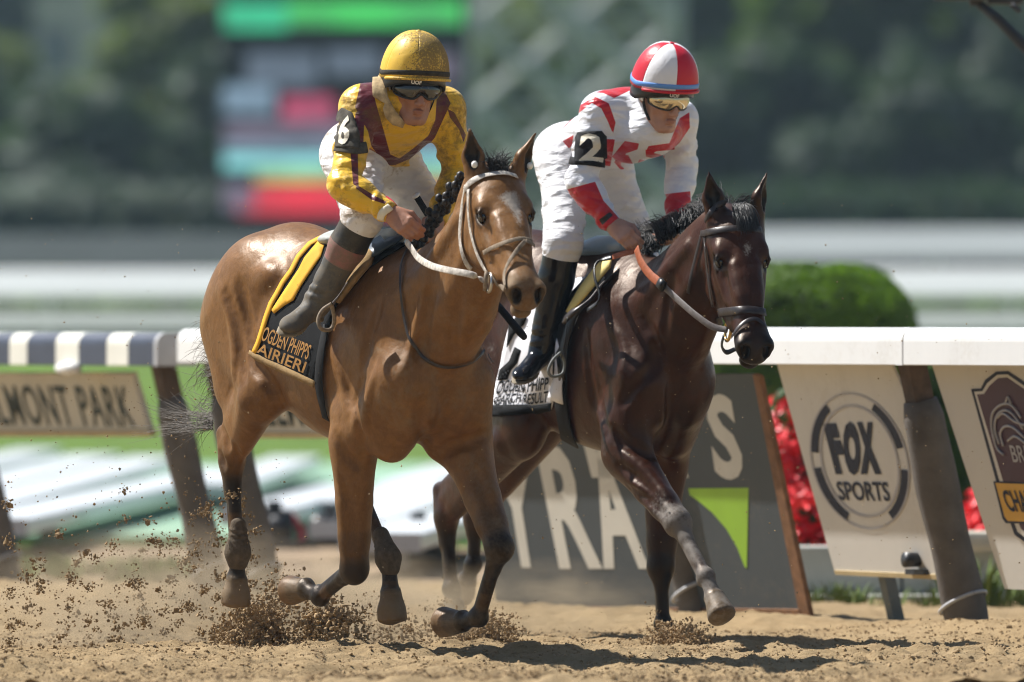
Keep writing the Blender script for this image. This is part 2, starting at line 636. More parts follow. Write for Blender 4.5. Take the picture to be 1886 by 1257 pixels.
def crumbs(name, C, S, m, kind='stuff', flat=.8, seed=3):
    """many small irregular lumps in one mesh; C centres, S sizes"""
    g = np.random.default_rng(seed)
    n = len(C)
    J = 1 + .38 * g.standard_normal((n, len(ICO_V), 1)).clip(-1.3, 1.3)
    ax = S[:, None, None] * (1 + .3 * g.uniform(-1, 1, (n, 1, 3))) * np.array((1, 1, flat))
    Vv = C[:, None, :] + ICO_V[None] * J * ax
    F = ICO_F[None] + (np.arange(n) * len(ICO_V))[:, None, None]
    o = fast_quads(name, Vv.reshape(-1, 3), F.reshape(-1, 3), m, None, False)
    tag(o, kind=kind)
    return o


n = 55000
cx = RNG.uniform(-3.0, 3.0, n); cy = 38.6 + 7.0 * RNG.random(n) ** 2.1
cs = .0022 + .0056 * RNG.random(n) ** 3
cz = ground_h(cx, cy) + cs * .35
crumbs('loose_sand', np.stack([cx, cy, cz], 1), cs, M_CLOD)

# ---- white rail with rounded caps
def scuffed(name, base, mud, amt, rough=.38):
    b = NB(name); oc = b.coord('Object')
    d = b.math('ADD', b.math('MULTIPLY', b.noise(2.2, 4, .6, oc), .6), b.math('MULTIPLY', b.noise(46, 5, .75, oc), .45))
    mk = b.ramp(d, [(.58, 0.0), (.80, 1.0)])
    st = b.noise(1.3, 3, .6, b.coord('Object', (6, 6, .8)))
    col = b.mix(b.math('MULTIPLY', b.ramp(st, [(.5, 0.0), (.8, 1.0)]), .22), base, tuple(c * .72 for c in base))
    col = b.mix(b.math('MULTIPLY', mk, amt), col, mud)
    return b.set(col, rough, b.bump(b.noise(5, 3), .06, .02), .4)


M_WHITE = scuffed('white_rail_paint', (.70, .70, .69), (.42, .36, .28), .45)
M_NAVY_ST = mat('navy_stripe_paint', (.045, .055, .085), .42, .15, 6)
M_OFFWHITE = mat('cream_stripe_paint', (.66, .65, .58), .45, .06, 6)
M_RAILEND = mat('grey_end_plate', (.40, .40, .41), .5, .08, 8)
M_PAD = mat('dusty_post_padding', (.125, .110, .097), .8, .22, 9, .35, 60)
M_WOOD = mat('brown_wood', (.20, .105, .055), .7, .25, 20, .3, 80)
M_NECK = mat('dark_post_wood', (.095, .065, .045), .75, .3, 20, .3, 80)
M_BOARD = scuffed('cream_sign_board', (.52, .475, .385), (.34, .27, .18), .4, .7)
M_BOARDW = scuffed('white_sign_board', (.60, .575, .53), (.36, .29, .20), .40, .6)
M_SLATE = scuffed('slate_board', (.055, .067, .076), (.20, .165, .12), .45, .6)
M_LETTER = mat('cream_letters', (.56, .54, .48), .65, .06, 6)
M_INK = mat('dark_ink', (.032, .036, .055), .6, .15, 8)
M_INKG = mat('dark_green_ink', (.05, .058, .048), .6, .15, 8)
M_LIME = mat('lime_green_print', (.265, .475, .035), .55, .06, 6)
M_PURPLE = mat('plum_print', (.055, .018, .040), .55, .10, 6)
M_GOLDP = mat('gold_print', (.62, .34, .045), .55, .08, 6)
M_SILVER = mat('silver_print', (.36, .35, .37), .5, .10, 10)
M_TAN = mat('tan_board_edge', (.46, .36, .20), .7, .1, 8)


def cap_profile():
    w, h, r = .20, .150, .055
    P = [(-w / 2, 0.0), (w / 2, 0.0), (w / 2, h - r)]
    for k in range(1, 6):
        a = k / 6 * math.pi / 2
        P.append((w / 2 - r + r * math.cos(a), h - r + r * math.sin(a)))
    for k in range(0, 6):
        a = math.pi / 2 + k / 6 * math.pi / 2
        P.append((-w / 2 + r + r * math.cos(a), h - r + r * math.sin(a)))
    P.append((-w / 2, h - r))
    return P


def cap_piece(name, t0, t1, zt, m, parent, n0=.30):
    pr = cap_profile()
    mb = MB().prism([RP(t0, n0 - .5 * 0 + a, zt - .15 + b) for a, b in pr], RD * (t1 - t0))
    return bevel(mb.build(name, m, parent), .003, 1)


rail = empty('running_rail', tuple(RP(0, .1, 0)), 0, 'white plastic running rail with rounded cap on dark padded leaning posts', 'rail', 'track rails')
rail.location = (0, 0, 0)
tJ = rail_t(1655) - .62          # the joint between two rail lengths, right of the bay's nose


def cap_t(u, zt=1.15, n=.40):
    """along-rail position of the front of the cap at a photo column"""
    a = (u - 943.0) / FPX; p = RP(0, n, zt)
    return (a * p[1] - p[0]) / (RD[0] - a * RD[1])


tJ = cap_t(1655)
cap_piece('rail_cap', tJ + .006, tJ + 3.2, 1.222, M_WHITE, rail)
cap_piece('rail_cap', tJ - 3.6, tJ - .006, 1.222, M_WHITE, rail)
cap_piece('rail_cap', cap_t(326), tJ - 3.612, 1.214, M_WHITE, rail)
MB().prism([RP(tJ - .018, .30 + a * 1.03, 1.222 - .15 + b * 1.015) for a, b in cap_profile()], RD * .05).build('joint_sleeve', M_WHITE, rail)


def post(base_uv, d_n, ztop, parent, r=.076):
    """leaning padded post: pad, wooden neck, cable ties"""
    t = rail_t(base_uv)
    a = RP(t, 0, -.05); b = RP(t, LEAN * ztop, ztop)
    ax = unit(b - a); L = np.linalg.norm(b - a)
    mb = MB(); P = []; rr = []
    for k in range(15):
        s = k / 14
        P.append(a + ax * (L * .86) * s + RD * .006 * math.sin(s * 9 + base_uv))
        rr.append(r * (1.18 if k == 0 else 1.0 + .05 * math.sin(s * 13 + base_uv)) * (.80 if k == 14 else 1))
    mb.tube(P, rr, 14)
    o = mb.build('post_padding', M_PAD, parent, True)
    MB().box((b + P[-1]) / 2 - ax * .03, (.085, .085, np.linalg.norm(b - P[-1]) + .10), (RD, np.cross(ax, RD), ax)).build('post_neck', M_NECK, parent)
    for s, tl in ((.15, .35), (.06, .05)):
        c = a + ax * L * s
        MB().tube([c + (RD * math.cos(q) + np.cross(ax, RD) * math.sin(q)) * (r * 1.12) + ax * tl * .12 * math.cos(q) for q in np.linspace(0, 6.283, 21)], .008, 6, cap=False).build('cable_tie', M_RAILEND, o, True)
    return o


post(1790, 0, 1.09, rail, .088)
post(500, 0, 1.08, rail)
post(1290, 0, 1.08, rail)

srail = empty('striped_rail', (0, 0, 0), 0, 'navy and cream striped rail section with a grey end plate at the finish', 'rail', 'track rails')
ed = [-190, -150, -100, -60, -14, 17, 50, 102, 145, 196, 236, 284]
for i in range(len(ed) - 1):
    cap_piece('stripe', cap_t(ed[i]), cap_t(ed[i + 1]), 1.198, M_OFFWHITE if i % 2 else M_NAVY_ST, srail)
MB().prism([RP(cap_t(284), .30 + a * 1.02, 1.198 - .15 + b * 1.01) for a, b in cap_profile()], RD * .03).build('end_plate', M_RAILEND, srail)
post(400, 0, 1.06, srail)
post(22, 0, 1.06, srail)
c = RP(cap_t(112), .41, 1.035)
MB().tube([c, c + RD * .10, c + RD * .2], [.02, .035, .02], 10).build('bracket', M_WHITE, srail, True)


def board_poly(name, uvs, off, th, m, parent):
    """flat board or print on the leaning plane, given by photo points"""
    P = [rail_uv(u, v, off) for u, v in uvs]
    return MB().prism(P, -RPN * th).build(name, m, parent)


def board_text(txt, quad, off, m, parent, bold=.02, name='lettering', space=1.0):
    st, f = text_mesh(txt, bold, ysub=0, space=space)
    return mesh_obj(name, [rail_uv(u, v, off) for u, v in quad_map(st, quad)], f, m, parent)


def serif_word(txt, quad, off, m, parent):
    """roman capitals: text with slab serifs added at the foot and head of the word's stems"""
    board_text(txt, quad, off, m, parent, .012, space=1.12)


bp1 = empty('track_name_board', (0, 0, 0), 0, 'cream track name board under the striped rail', 'sign', 'track name boards')
board_poly('board', [(-200, 690), (242, 688), (277, 803), (-165, 803)], 0, .03, M_BOARD, bp1)
board_poly('moulding', [(-167, 795), (275, 795), (277.5, 805), (-164, 805)], .018, .035, M_TAN, bp1)
serif_word('BELMONT PARK', [(-38, 783), (250, 787), (232, 712), (-62, 708)], .004, M_INKG, bp1)
bp2 = empty('track_name_board', (0, 0, 0), 0, 'cream track name board glimpsed between the hind leg and belly of the chestnut', 'sign', 'track name boards')
board_poly('board', [(428, 690), (840, 690), (875, 806), (463, 806)], 0, .03, M_BOARD, bp2)
board_poly('moulding', [(460, 798), (872, 798), (876, 808), (463, 808)], .018, .035, M_TAN, bp2)
serif_word('BELMONT PARK', [(470, 786), (770, 788), (750, 712), (447, 710)], .004, M_INKG, bp2)

# the wide slate board with tall cream letters
nb = empty('slate_advert_board', (0, 0, 0), 0, 'slate grey advertising board with tall cream letters and lime corner behind the bay', 'sign')
board_poly('board', [(838, 690), (1388, 690), (1474, 1122), (915, 1116)], .02, .015, M_SLATE, nb)
board_poly('frame_post', [(1386, 690), (1398, 694), (1494, 1150), (1476, 1152)], .03, .022, M_WOOD, nb)
board_poly('base_plank', [(915, 1117), (1476, 1123), (1481, 1152), (920, 1146)], .03, .05, M_WOOD, nb)
for txt, qd in (('Y', [(930, 1046), (1008, 1046), (978, 830), (892, 830)]), ('R', [(1030, 1048), (1110, 1048), (1068, 818), (985, 818)]), ('A', [(1112, 1048), (1196, 1048), (1128, 818), (1078, 818)]),
                ('BET', [(1090, 880), (1298, 880), (1250, 722), (1050, 722)]), ('S', [(1318, 884), (1374, 884), (1348, 726), (1296, 726)])):
    board_text(txt, qd, .0215, M_LETTER, nb, .035)
board_poly('lime_corner', [(1268, 900), (1378, 899), (1375, 1047), (1371, 1044), (1358, 1010), (1338, 975), (1312, 945), (1285, 922), (1270, 912)], .0218, .0012, M_LIME, nb)

# round sports badge on the white board
fb = empty('sports_banner', (0, 0, 0), 0, 'white leaning advertising banner with a round navy badge right of the bay', 'sign', 'white advertising banners')
board_poly('board', [(1430, 668), (1640, 668), (1700, 800), (1728, 1066), (1538, 1057)], .0, .012, M_BOARDW, fb)
board_poly('hem', [(1536, 1051), (1727, 1059), (1728, 1068), (1538, 1059)], .006, .016, M_TAN, fb)


def ring_uv(c, ra, rb, a0, a1, th, n=26, sh=.16):
    """part of an oval band: centre, half axes, angles (deg), band width; sheared like the board"""
    P = []
    for k in range(n + 1):
        a = R(a0 + (a1 - a0) * k / n); P.append((ra, rb, a))
    out = [(c[0] + ra * math.cos(a) - sh * rb * math.sin(a), c[1] - rb * math.sin(a)) for ra, rb, a in P]
    inn = [(c[0] + (ra - th) * math.cos(a) - sh * (rb - th) * math.sin(a), c[1] - (rb - th * 1.1) * math.sin(a)) for ra, rb, a in reversed(P)]
    return out + inn


def band_uv(name, c, ra, rb, a0, a1, th, off, m, parent, n=26):
    pts = ring_uv(c, ra, rb, a0, a1, th, n)
    k = n + 1
    P = [rail_uv(u, v, off) for u, v in pts]
    f = [(i, i + 1, 2 * k - 2 - i, 2 * k - 1 - i) for i in range(k - 1)]
    return mesh_obj(name, P, f, m, parent)


fc = (1583, 850)
band_uv('badge_outline', fc, 90, 126, 0, 360, 3.0, .004, M_SILVER, fb, 60)
band_uv('badge_outline', fc, 72, 104, 0, 360, 4.0, .004, M_SILVER, fb, 60)
for a0, a1 in ((12, 60), (122, 172), (186, 242), (300, 352)):
    band_uv('badge_band', fc, 87, 123, a0, a1, 13, .004, M_INK, fb)
for txt, qd in (('F', [(1539, 874), (1564, 874), (1539, 780), (1515, 781)]), ('O', [(1557, 876), (1588, 876), (1580, 777), (1549, 777)]), ('X', [(1585, 874), (1623, 874), (1607, 778), (1577, 778)])):
    board_text(txt, qd, .004, M_INK, fb, .075)
board_text('SPORTS', [(1547, 922), (1640, 924), (1634, 888), (1538, 887)], .004, M_INK, fb, .02)

# plum shield on the next board
sb = empty('championship_banner', (0, 0, 0), 0, 'white banner with a plum and gold championship shield at the right edge', 'sign', 'white advertising banners')
board_poly('board', [(1716, 672), (2080, 672), (2180, 1100), (1850, 1085)], .0, .012, M_BOARDW, sb)
board_poly('shield_rim', [(1788, 717), (1806, 716), (1814, 700), (1834, 685), (1856, 684), (1880, 700), (1902, 716), (1935, 714), (1990, 900), (1965, 1010), (1930, 1030), (1868, 985), (1838, 900)], .003, .002, M_INK, sb)
board_poly('shield_line', [(1794, 722), (1809, 721), (1818, 706), (1836, 691), (1855, 690), (1878, 706), (1900, 721), (1930, 720), (1984, 900), (1960, 1004), (1930, 1022), (1874, 980), (1844, 898)], .005, .002, M_BOARDW, sb)
board_poly('shield_field', [(1799, 727), (1812, 726), (1822, 711), (1838, 697), (1854, 696), (1876, 711), (1899, 727), (1926, 726), (1978, 900), (1955, 998), (1930, 1014), (1880, 974), (1850, 896)], .007, .002, M_PURPLE, sb)
for P in ([(1832, 812), (1826, 785), (1828, 762), (1840, 748), (1856, 744), (1868, 752), (1880, 770)], [(1840, 818), (1832, 790), (1836, 766), (1850, 756), (1866, 764), (1884, 790)], [(1848, 822), (1842, 800), (1850, 786), (1866, 788), (1886, 806)],
          [(1836, 770), (1848, 762), (1868, 776), (1890, 784)], [(1852, 742), (1856, 732), (1862, 744)], [(1856, 812), (1870, 804), (1890, 818)], [(1828, 800), (1836, 826), (1848, 838)]):
    MB().tube([rail_uv(u, v, .011) for u, v in [tuple(p[:2]) for p in spline([V(*q, 0) for q in P], 4)]], .0055, 5).build('crest_stroke', M_SILVER, sb, True)
board_text('BREEDERS', [(1866, 852), (1962, 855), (1954, 822), (1858, 820)], .010, M_SILVER, sb, .01)
board_poly('ribbon_rim', [(1829, 887), (2000, 893), (2022, 968), (1852, 964), (1846, 956)], .009, .002, M_INK, sb)
board_poly('ribbon', [(1833, 890), (1998, 896), (2018, 964), (1856, 960), (1850, 952)], .011, .002, M_GOLDP, sb)
board_text('CHAMPIONSHIP', [(1858, 943), (1998, 948), (1984, 906), (1842, 903)], .014, M_INK, sb, .02)

# sign legs, remote camera, low wall, weeds
M_GREYSTEEL = mat('grey_steel', (.16, .17, .16), .6, .15, 10, .1, 60)
M_KIT = mat('black_camera_kit', (.016, .017, .020), .45, .3, 15, .1, 80)
M_KITR = mat('red_strap', (.40, .03, .05), .6, .2, 15)
M_CONC = mat('weathered_concrete', (.40, .40, .36), .85, .18, 3, .4, 30)
M_CONC2 = mat('pale_stone', (.50, .46, .38), .85, .15, 5, .3, 40)
for u in (1600, 1732):
    t = rail_t(u) + .02
    o = MB().box((RP(t, -.10, .10)), (.05, .05, .36), (RD, np.cross(RU, RD), RU)).build('sign_leg', M_GREYSTEEL, fb)


def remote_camera(p, fw, label, s=1.0, red=False):
    r = empty('remote_camera', tuple(p), 0, label, 'camera', 'remote cameras by the rail')
    f = unit(fw); l = np.cross(V(0, 0, 1), f); A = (f, l, V(0, 0, 1))
    bevel(MB().box(V(0, 0, .10) * s, V(.09, .15, .12) * s, A).build('camera_body', M_KIT, r), .012 * s)
    MB().tube([f * .04 * s + V(0, 0, .10) * s, f * .10 * s + V(0, 0, .10) * s, f * .17 * s + V(0, 0, .10) * s], [.045 * s, .048 * s, .052 * s], 14).build('lens', M_KIT, r, True)
    bevel(MB().box(V(0, 0, .18) * s, V(.06, .06, .05) * s, A).build('viewfinder', M_KIT, r), .01 * s)
    MB().box(V(0, 0, .02) * s, V(.20, .22, .035) * s, A).build('floor_plate', M_KIT, r)
    if red:
        MB().tube(spline([l * .08 * s + V(0, 0, .14) * s, l * .12 * s + V(0, 0, .06) * s, l * .09 * s + f * .08 * s + V(0, 0, .03) * s], 4), .015 * s, 6).build('strap', M_KITR, r, True)
    return r


remote_camera(RP(rail_t(1712) + .03, .03, .225), V(-.85, -.5, .0), 'black remote camera strapped beside the padded post at the right', .62)
remote_camera(W3(505, 1012, 60) - Vector((0, 0, .0)), V(.2, -1, 0), 'black remote camera with a red strap between the two left posts', 1.25, True)
remote_camera(W3(610, 1008, 60), V(-.4, -1, 0), 'black remote camera with a red strap behind the folded foreleg', 1.1, True)
remote_camera(W3(770, 1030, 60), V(.4, -1, 0), 'plain black remote camera low behind the bay hind legs', 1.2)

wl = empty('low_wall', (0, 0, 0), 0, 'weathered concrete kerb wall behind the white banners', 'wall')
for i in range(7):
    x = .95 + .52 * i
    bevel(MB().box((x, 50.6, .13), (.512, .30, .24)).build('block', M_CONC, wl), .012)
    bevel(MB().box((x + .2, 50.35, -.005), (.512, .25, .09)).build('block', M_CONC, wl), .012)
bevel(MB().box((2.02, 50.4, .275), (.30, .2, .09)).build('stone', M_CONC2, wl), .03)
rts_w = []


def blades(name, spots, m, label=None, n=30, hgt=.12, seed=1, cat='weed', group=None):
    g = random.Random(seed); vs = []; fs = []
    for (x, y, z, s) in spots:
        for _ in range(n):
            a = g.uniform(0, 6.28); r = g.uniform(0, .10) * s; L = hgt * s * g.uniform(.5, 1.2)
            p = V(x + r * math.cos(a), y + r * math.sin(a), z); d = V(math.cos(a) * .4, math.sin(a) * .4, 1); w = V(-math.sin(a), math.cos(a), 0) * .006 * s
            k = len(vs)
            vs += [p - w, p + w, p + d * L * .6 + w * .8, p + d * L * .6 - w * .8, p + d * L + V(math.cos(a), math.sin(a), -.2) * L * .2]
            fs += [(k, k + 1, k + 2, k + 3), (k + 3, k + 2, k + 4)]
    o = mesh_obj(name, vs, fs, m)
    tag(o, kind='stuff')
    return o


M_WEED = mat('weeds', (.11, .15, .035), .8, .4, 4)
g = random.Random(5)
blades('weeds', [(g.uniform(1.1, 2.3), g.uniform(49.3, 50.1), 0, g.uniform(.5, 1.0)) for _ in range(26)] + [(2.02 + g.uniform(-.05, .05), 49.6, 0, 1.8) for _ in range(3)] +
       [(g.uniform(-2.9, -1.5), g.uniform(54.0, 57), 0, g.uniform(.5, 1.0)) for _ in range(40)], M_WEED)

# ---- clipped hedge and red flowers
M_HEDGE = leaf_mat('hedge_leaves', (.10, .18, .020), .45, 3, .35)
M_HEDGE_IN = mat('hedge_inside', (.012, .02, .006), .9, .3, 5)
M_RED = mat('red_petals', (.78, .018, .025), .5, .25, 6)
M_LEAFD = mat('flower_leaves', (.04, .085, .018), .6, .4, 6)


def leaf_cloud(name, pts, nrm, size, m, parent, seed=0, spread=.8):
    """leaf-sized faces at given places, roughly facing along nrm"""
    g = np.random.default_rng(seed); n = len(pts)
    N = nrm + spread * g.standard_normal((n, 3)); N /= np.linalg.norm(N, axis=1, keepdims=True)
    T = np.cross(N, g.standard_normal((n, 3))); T /= np.linalg.norm(T, axis=1, keepdims=True); Bq = np.cross(N, T)
    s = size * (.6 + .8 * g.random((n, 1)))
    Q = np.stack([pts - T * s * .5, pts + Bq * s * .38 + N * s * .1, pts + T * s * .55, pts - Bq * s * .38 + N * s * .1], 1)
    return fast_quads(name, Q.reshape(-1, 3), np.arange(n * 4).reshape(n, 4), m, parent, False)


def hedge(name, c, r, n, label, m, seed, size=.05, group='clipped hedges in the infield'):
    g = np.random.default_rng(seed)
    e = empty(name, tuple(c), 0, label, 'hedge', group)
    d = g.standard_normal((n, 3)); d[:, 2] = np.abs(d[:, 2]) * .9 - .25
    d = np.sign(d) * np.abs(d) ** .8
    d /= (np.abs(d) ** 6).sum(1, keepdims=True) ** (1 / 6)
    bumps = 1 + .025 * vnoise(d, 3.1, seed)[:, None] + .022 * vnoise(d, 9, seed + 1)[:, None] - .03 * g.random((n, 1)) ** 2
    leaf_cloud('leaves', d * np.array(r) * bumps, d, size, m, e, seed, .45)
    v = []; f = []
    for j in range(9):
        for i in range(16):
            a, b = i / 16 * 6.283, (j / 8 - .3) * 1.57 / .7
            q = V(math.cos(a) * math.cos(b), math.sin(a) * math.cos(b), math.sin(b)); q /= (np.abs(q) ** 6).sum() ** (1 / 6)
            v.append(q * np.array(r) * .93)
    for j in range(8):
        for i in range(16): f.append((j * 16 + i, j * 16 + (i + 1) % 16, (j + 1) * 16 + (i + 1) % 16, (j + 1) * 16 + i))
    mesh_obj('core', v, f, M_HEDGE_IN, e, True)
    return e


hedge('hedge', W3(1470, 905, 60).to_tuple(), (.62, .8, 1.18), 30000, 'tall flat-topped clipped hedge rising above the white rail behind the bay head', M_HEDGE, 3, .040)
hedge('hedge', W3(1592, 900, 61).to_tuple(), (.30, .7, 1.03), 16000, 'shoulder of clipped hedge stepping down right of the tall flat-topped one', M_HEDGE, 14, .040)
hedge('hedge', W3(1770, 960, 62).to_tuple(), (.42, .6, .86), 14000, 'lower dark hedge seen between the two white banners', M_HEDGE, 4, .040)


def flower_clump(c, r, label, seed, n=420):
    g = np.random.default_rng(seed)
    e = empty('red_flower_plant', tuple(c), 0, label, 'flowers', 'red bedding flowers')
    heads = g.standard_normal((40, 3)) * np.array(r) * .75
    pts = (heads[:, None, :] + .032 * g.standard_normal((40, 34, 3))).reshape(-1, 3)
    leaf_cloud('petals', pts, pts * 0 + V(-.5, -.7, .7), .050, M_RED, e, seed, .8)
    p2 = g.standard_normal((500, 3)) * np.array(r) * .6 + V(0, .06, -.06)
    leaf_cloud('leaves', p2, p2 * 0 + V(-.3, -.6, .8), .06, M_LEAFD, e, seed + 50, .8)
    MB().tube([V(0, .05, -c[2]), V(0, .02, 0)], .012, 6).build('stem', M_LEAFD, e)
    return e


flower_clump(W3(1450, 830, 52), (.12, .14, .20), 'upper red flower clump between the slate board and the round badge banner', 1)
flower_clump(W3(1492, 850, 53.6), (.08, .14, .10), 'red flowers behind the upper edge of the round badge banner', 2)
flower_clump(W3(1488, 985, 51.8), (.11, .12, .13), 'lower red flower clump under the small white bar beside the slate board', 3)
flower_clump(W3(1806, 985, 53), (.08, .10, .08), 'small red flower clump right of the padded post', 4)
flower_clump(W3(1735, 990, 53.4), (.06, .10, .06), 'red flowers mostly behind the right padded post', 5)
wb = bevel(MB().tube([W3(1400, 912, 52.8), W3(1540, 912, 52.6)], .026, 12).build('white_bar', M_WHITE, None, True), .002)
tag(wb, 'short white horizontal bar above the lower red flowers', 'rail')

# ---- mint mat with long white rails lying on it
M_MINT = mat('mint_mat', (.235, .375, .27), .75, .07, 1.2, .1, 60)
M_MINT2 = mat('mint_mat_edge', (.14, .36, .20), .75, .07, 1.2)
tag(MB().box((-3.2, 83.5, .0), (9.0, 37.0, .06)).build('green_mat', M_MINT), 'mint green mat laid on the infield under the white beams', 'mat')
M_BEAM = mat('white_beam_paint', (.60, .62, .64), .35, .04, 3)
bl = [((-70, 868), (72, 838)), ((-70, 912), (178, 848)), ((-70, 948), (286, 852)), ((-20, 972), (412, 874)), ((400, 905), (545, 852)), ((470, 952), (650, 905)), ((640, 938), (850, 866)), ((640, 975), (850, 905)), ((700, 1000), (850, 955))]
for i, (a, b) in enumerate(bl):
    def gp(u, v, z=.16):
        d = (CAMZ - z) * FPX / (v - 600); return np.array(W3(u, v, d))
    P, Q = gp(*a), gp(*b); ax = unit(Q - P); sd_ = unit(np.cross(ax, V(0, 0, 1)))
    pr = [(.075 * math.cos(t) , .065 * math.sin(t)) for t in np.linspace(0, 6.283, 13)[:-1]]
    o = empty('white_beam', (0, 0, 0), 0, ['short white beam farthest back at the left edge', 'second white beam from the back on the mint mat', 'long white beam third from the back at left', 'long white beam passing behind the striped rail post',
              'white beam end behind the hock of the chestnut', 'white beam low beside the raised hind hoof', 'upper white beam between the chestnut forelegs', 'middle white beam between the chestnut forelegs', 'lowest white beam between the chestnut forelegs'][i], 'beam', 'white beams lying on the mint mat')
    L_ = np.linalg.norm(Q - P); A3 = (ax, sd_, np.cross(sd_, ax))
    bevel(MB().box((P + Q) / 2, (L_, .40, .09), A3).build('plank', M_BEAM, o), .02)
    MB().box(P - ax * .012, (.024, .404, .094), A3).build('end_cap', M_RAILEND, o)
    for k in (.2, .8):
        MB().box(lerp(P, Q, k) - V(0, 0, .10), (.10, .22, .105)).build('support_block', M_RAILEND, o)

# ---- far rails across the infield
M_FARW = mat('far_white_paint', (.72, .73, .74), .5, .04, .5)
M_FARW3 = mat('far_upper_paint', (.46, .48, .50), .5, .04, .5)
M_FARW2 = mat('far_weathered_paint', (.42, .44, .42), .6, .06, .5)
M_FARG = mat('far_grey_wall', (.085, .10, .105), .7, .10, .5)
M_FARD = mat('far_dark_board', (.035, .042, .052), .7, .15, .5)  # plain dark colour for the strip below the upper rail


def far_rail(y, v0, v1, x0, x1, label, m, posts=True, step=2.4, foot=1.0):
    z0, z1 = CAMZ - (v1 - 600) / FPX * y, CAMZ - (v0 - 600) / FPX * y
    o = empty('far_rail', (0, y, 0), R(-16), label, 'rail', 'white rails far across the infield')
    h = z1 - z0
    bevel(MB().prism([V(x0, -h * .27, z0), V(x0, h * .27, z1), V(x0, h * .27 + .10, z1), V(x0, h * .27 + .10, z1 - h * .3), V(x0, -h * .27 + .10, z0)], V(x1 - x0, 0, 0)).build('rail_board', m, o), .02)
    if posts:
        k = x0 + .3
        while k < x1:
            MB().tube([V(k, .11, foot - .1), V(k, .11, z0 + .1)], .05, 8).build('post', m, o, True); k += step
    return o


far_rail(118, 497, 549, -34, 34, 'broad white rail running right across the picture behind the horses', M_FARW, True, 2.6, .9)
far_rail(114, 574, 612, -34, 34, 'narrower grey-white rail just above the striped rail', M_FARW2, True, 3.4, .8)
far_rail(150, 424, 479, 2.4, 44, 'pale upper rail far behind the hedge and bay head', M_FARW3, True, 3.0, 1.6)
far_rail(150, 430, 497, -44, 2.3, 'dull grey wall far behind the chestnut rump', M_FARG, False)
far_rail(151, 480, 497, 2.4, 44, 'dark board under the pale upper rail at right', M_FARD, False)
hedge('hedge', W3(943, 600, 122).to_tuple(), (14.0, .6, .27), 22000, 'long low green hedge between the two far white rails', M_HEDGE, 8, .12, None)

# ---- trees beyond the track
M_TRUNK = mat('bark', (.10, .075, .05), .9, .3, 3, .4, 12)
LEAFM = [leaf_mat('leaf_green', (.085, .135, .040)), leaf_mat('leaf_dark', (.040, .070, .042), .35, .25, .30), leaf_mat('leaf_pale', (.125, .165, .060), .3, .25, .5)]


def tree(x, y, h, r, kind, seed, label, base=1.9, nl=3600):
    g = np.random.default_rng(seed)
    e = empty('tree', (x, y, base), 0, label, 'tree', 'trees beyond the infield')
    mb = MB()
    mb.tube([V(0, 0, -.2), V(.1, 0, h * .25), V(-.1, .1, h * .55), V(0, 0, h * .85)], [.34, .26, .17, .05], 9)
    cl = []
    for i in range(15):
        a = i * 2.4 + g.uniform(-.4, .4); zz = h * g.uniform(.22, .92); rr = r * (1 - abs(zz / h - .5) ** 2 * 1.4) * g.uniform(.45, .95)
        c = V(math.cos(a) * rr, math.sin(a) * rr, zz); cl.append((c, r * g.uniform(.26, .46)))
        mb.tube([V(0, 0, zz * .72), c * V(.5, .5, 0) + V(0, 0, zz * .88), c], [.10, .07, .02], 6)
    cl.append((V(0, 0, h * .95), r * .4)); cl.append((V(0, 0, h * .6), r * .6))
    mb.build('trunk', M_TRUNK, e, True)
    pts = []; nn = []
    w = np.array([c[1] ** 2 for c in cl]); w /= w.sum()
    for (c, q), k in zip(cl, (w * nl).astype(int)):
        d = g.standard_normal((k, 3)); d /= np.linalg.norm(d, axis=1, keepdims=True)
        pts.append(c + d * V(1, 1, .75) * q * (.72 + .36 * g.random((k, 1)))); nn.append(d + V(0, 0, .4))
    leaf_cloud('crown', np.concatenate(pts), np.concatenate(nn), .42, LEAFM[kind], e, seed, .6)
    return e


TR = [(-12.2, 250, 5.6, 2.2, 2, 'leafy green tree at the far left edge'), (-9.6, 262, 4.6, 2.0, 2, 'shorter bright green tree below the pale building at left'), (-7.2, 246, 9.6, 1.7, 2, 'tall green tree left of the tote board'),
      (-8.9, 225, 3.6, 2.3, 1, 'low dark tree in front of the left trees'), (-5.2, 280, 12.5, 3.0, 1, 'dark tree partly behind the left side of the tote board'), (-1.5, 300, 13.5, 3.4, 1, 'dark tree behind the tote board'),
      (2.2, 285, 13.0, 3.3, 2, 'pale green tree behind the lattice tower'), (3.6, 250, 8.0, 2.6, 1, 'dark tree at the foot of the lattice tower'), (5.6, 275, 12.5, 3.1, 1, 'dark tree right of the red and white cap'), (8.6, 262, 12.8, 2.9, 1, 'tall dark tree between the bay ears and the boom arm'),
      (7.0, 238, 8.6, 2.0, 0, 'mid green tree behind the bay ears'), (11.6, 250, 9.5, 2.6, 2, 'pale green tree at the right edge below the boom arm'), (10.2, 236, 6.0, 2.2, 1, 'low dark tree at right'), (14.0, 268, 13.0, 3.2, 1, 'dark tree beyond the right edge'),
      (-2.2, 232, 4.4, 2.2, 1, 'low dark shrubby tree under the tote board'), (5.2, 228, 4.6, 2.4, 1, 'low dark shrubby tree behind the red and white rider'), (-6.0, 229, 4.4, 2.2, 1, 'low dark shrubby tree left of the tote board foot'), (-12.2, 228, 4.4, 2.2, 1, 'low dark shrubby tree at the left edge'), (8.0, 226, 4.2, 2.2, 1, 'low dark shrubby tree behind the hedge'), (1.6, 227, 4.2, 2.2, 1, 'low dark shrubby tree between the riders'), (12.4, 229, 4.4, 2.2, 1, 'low dark shrubby tree at the right edge')]
for i, (x, y, h, r, k, lab) in enumerate(TR):
    tree(x, y, h, r, k, 100 + i, lab)
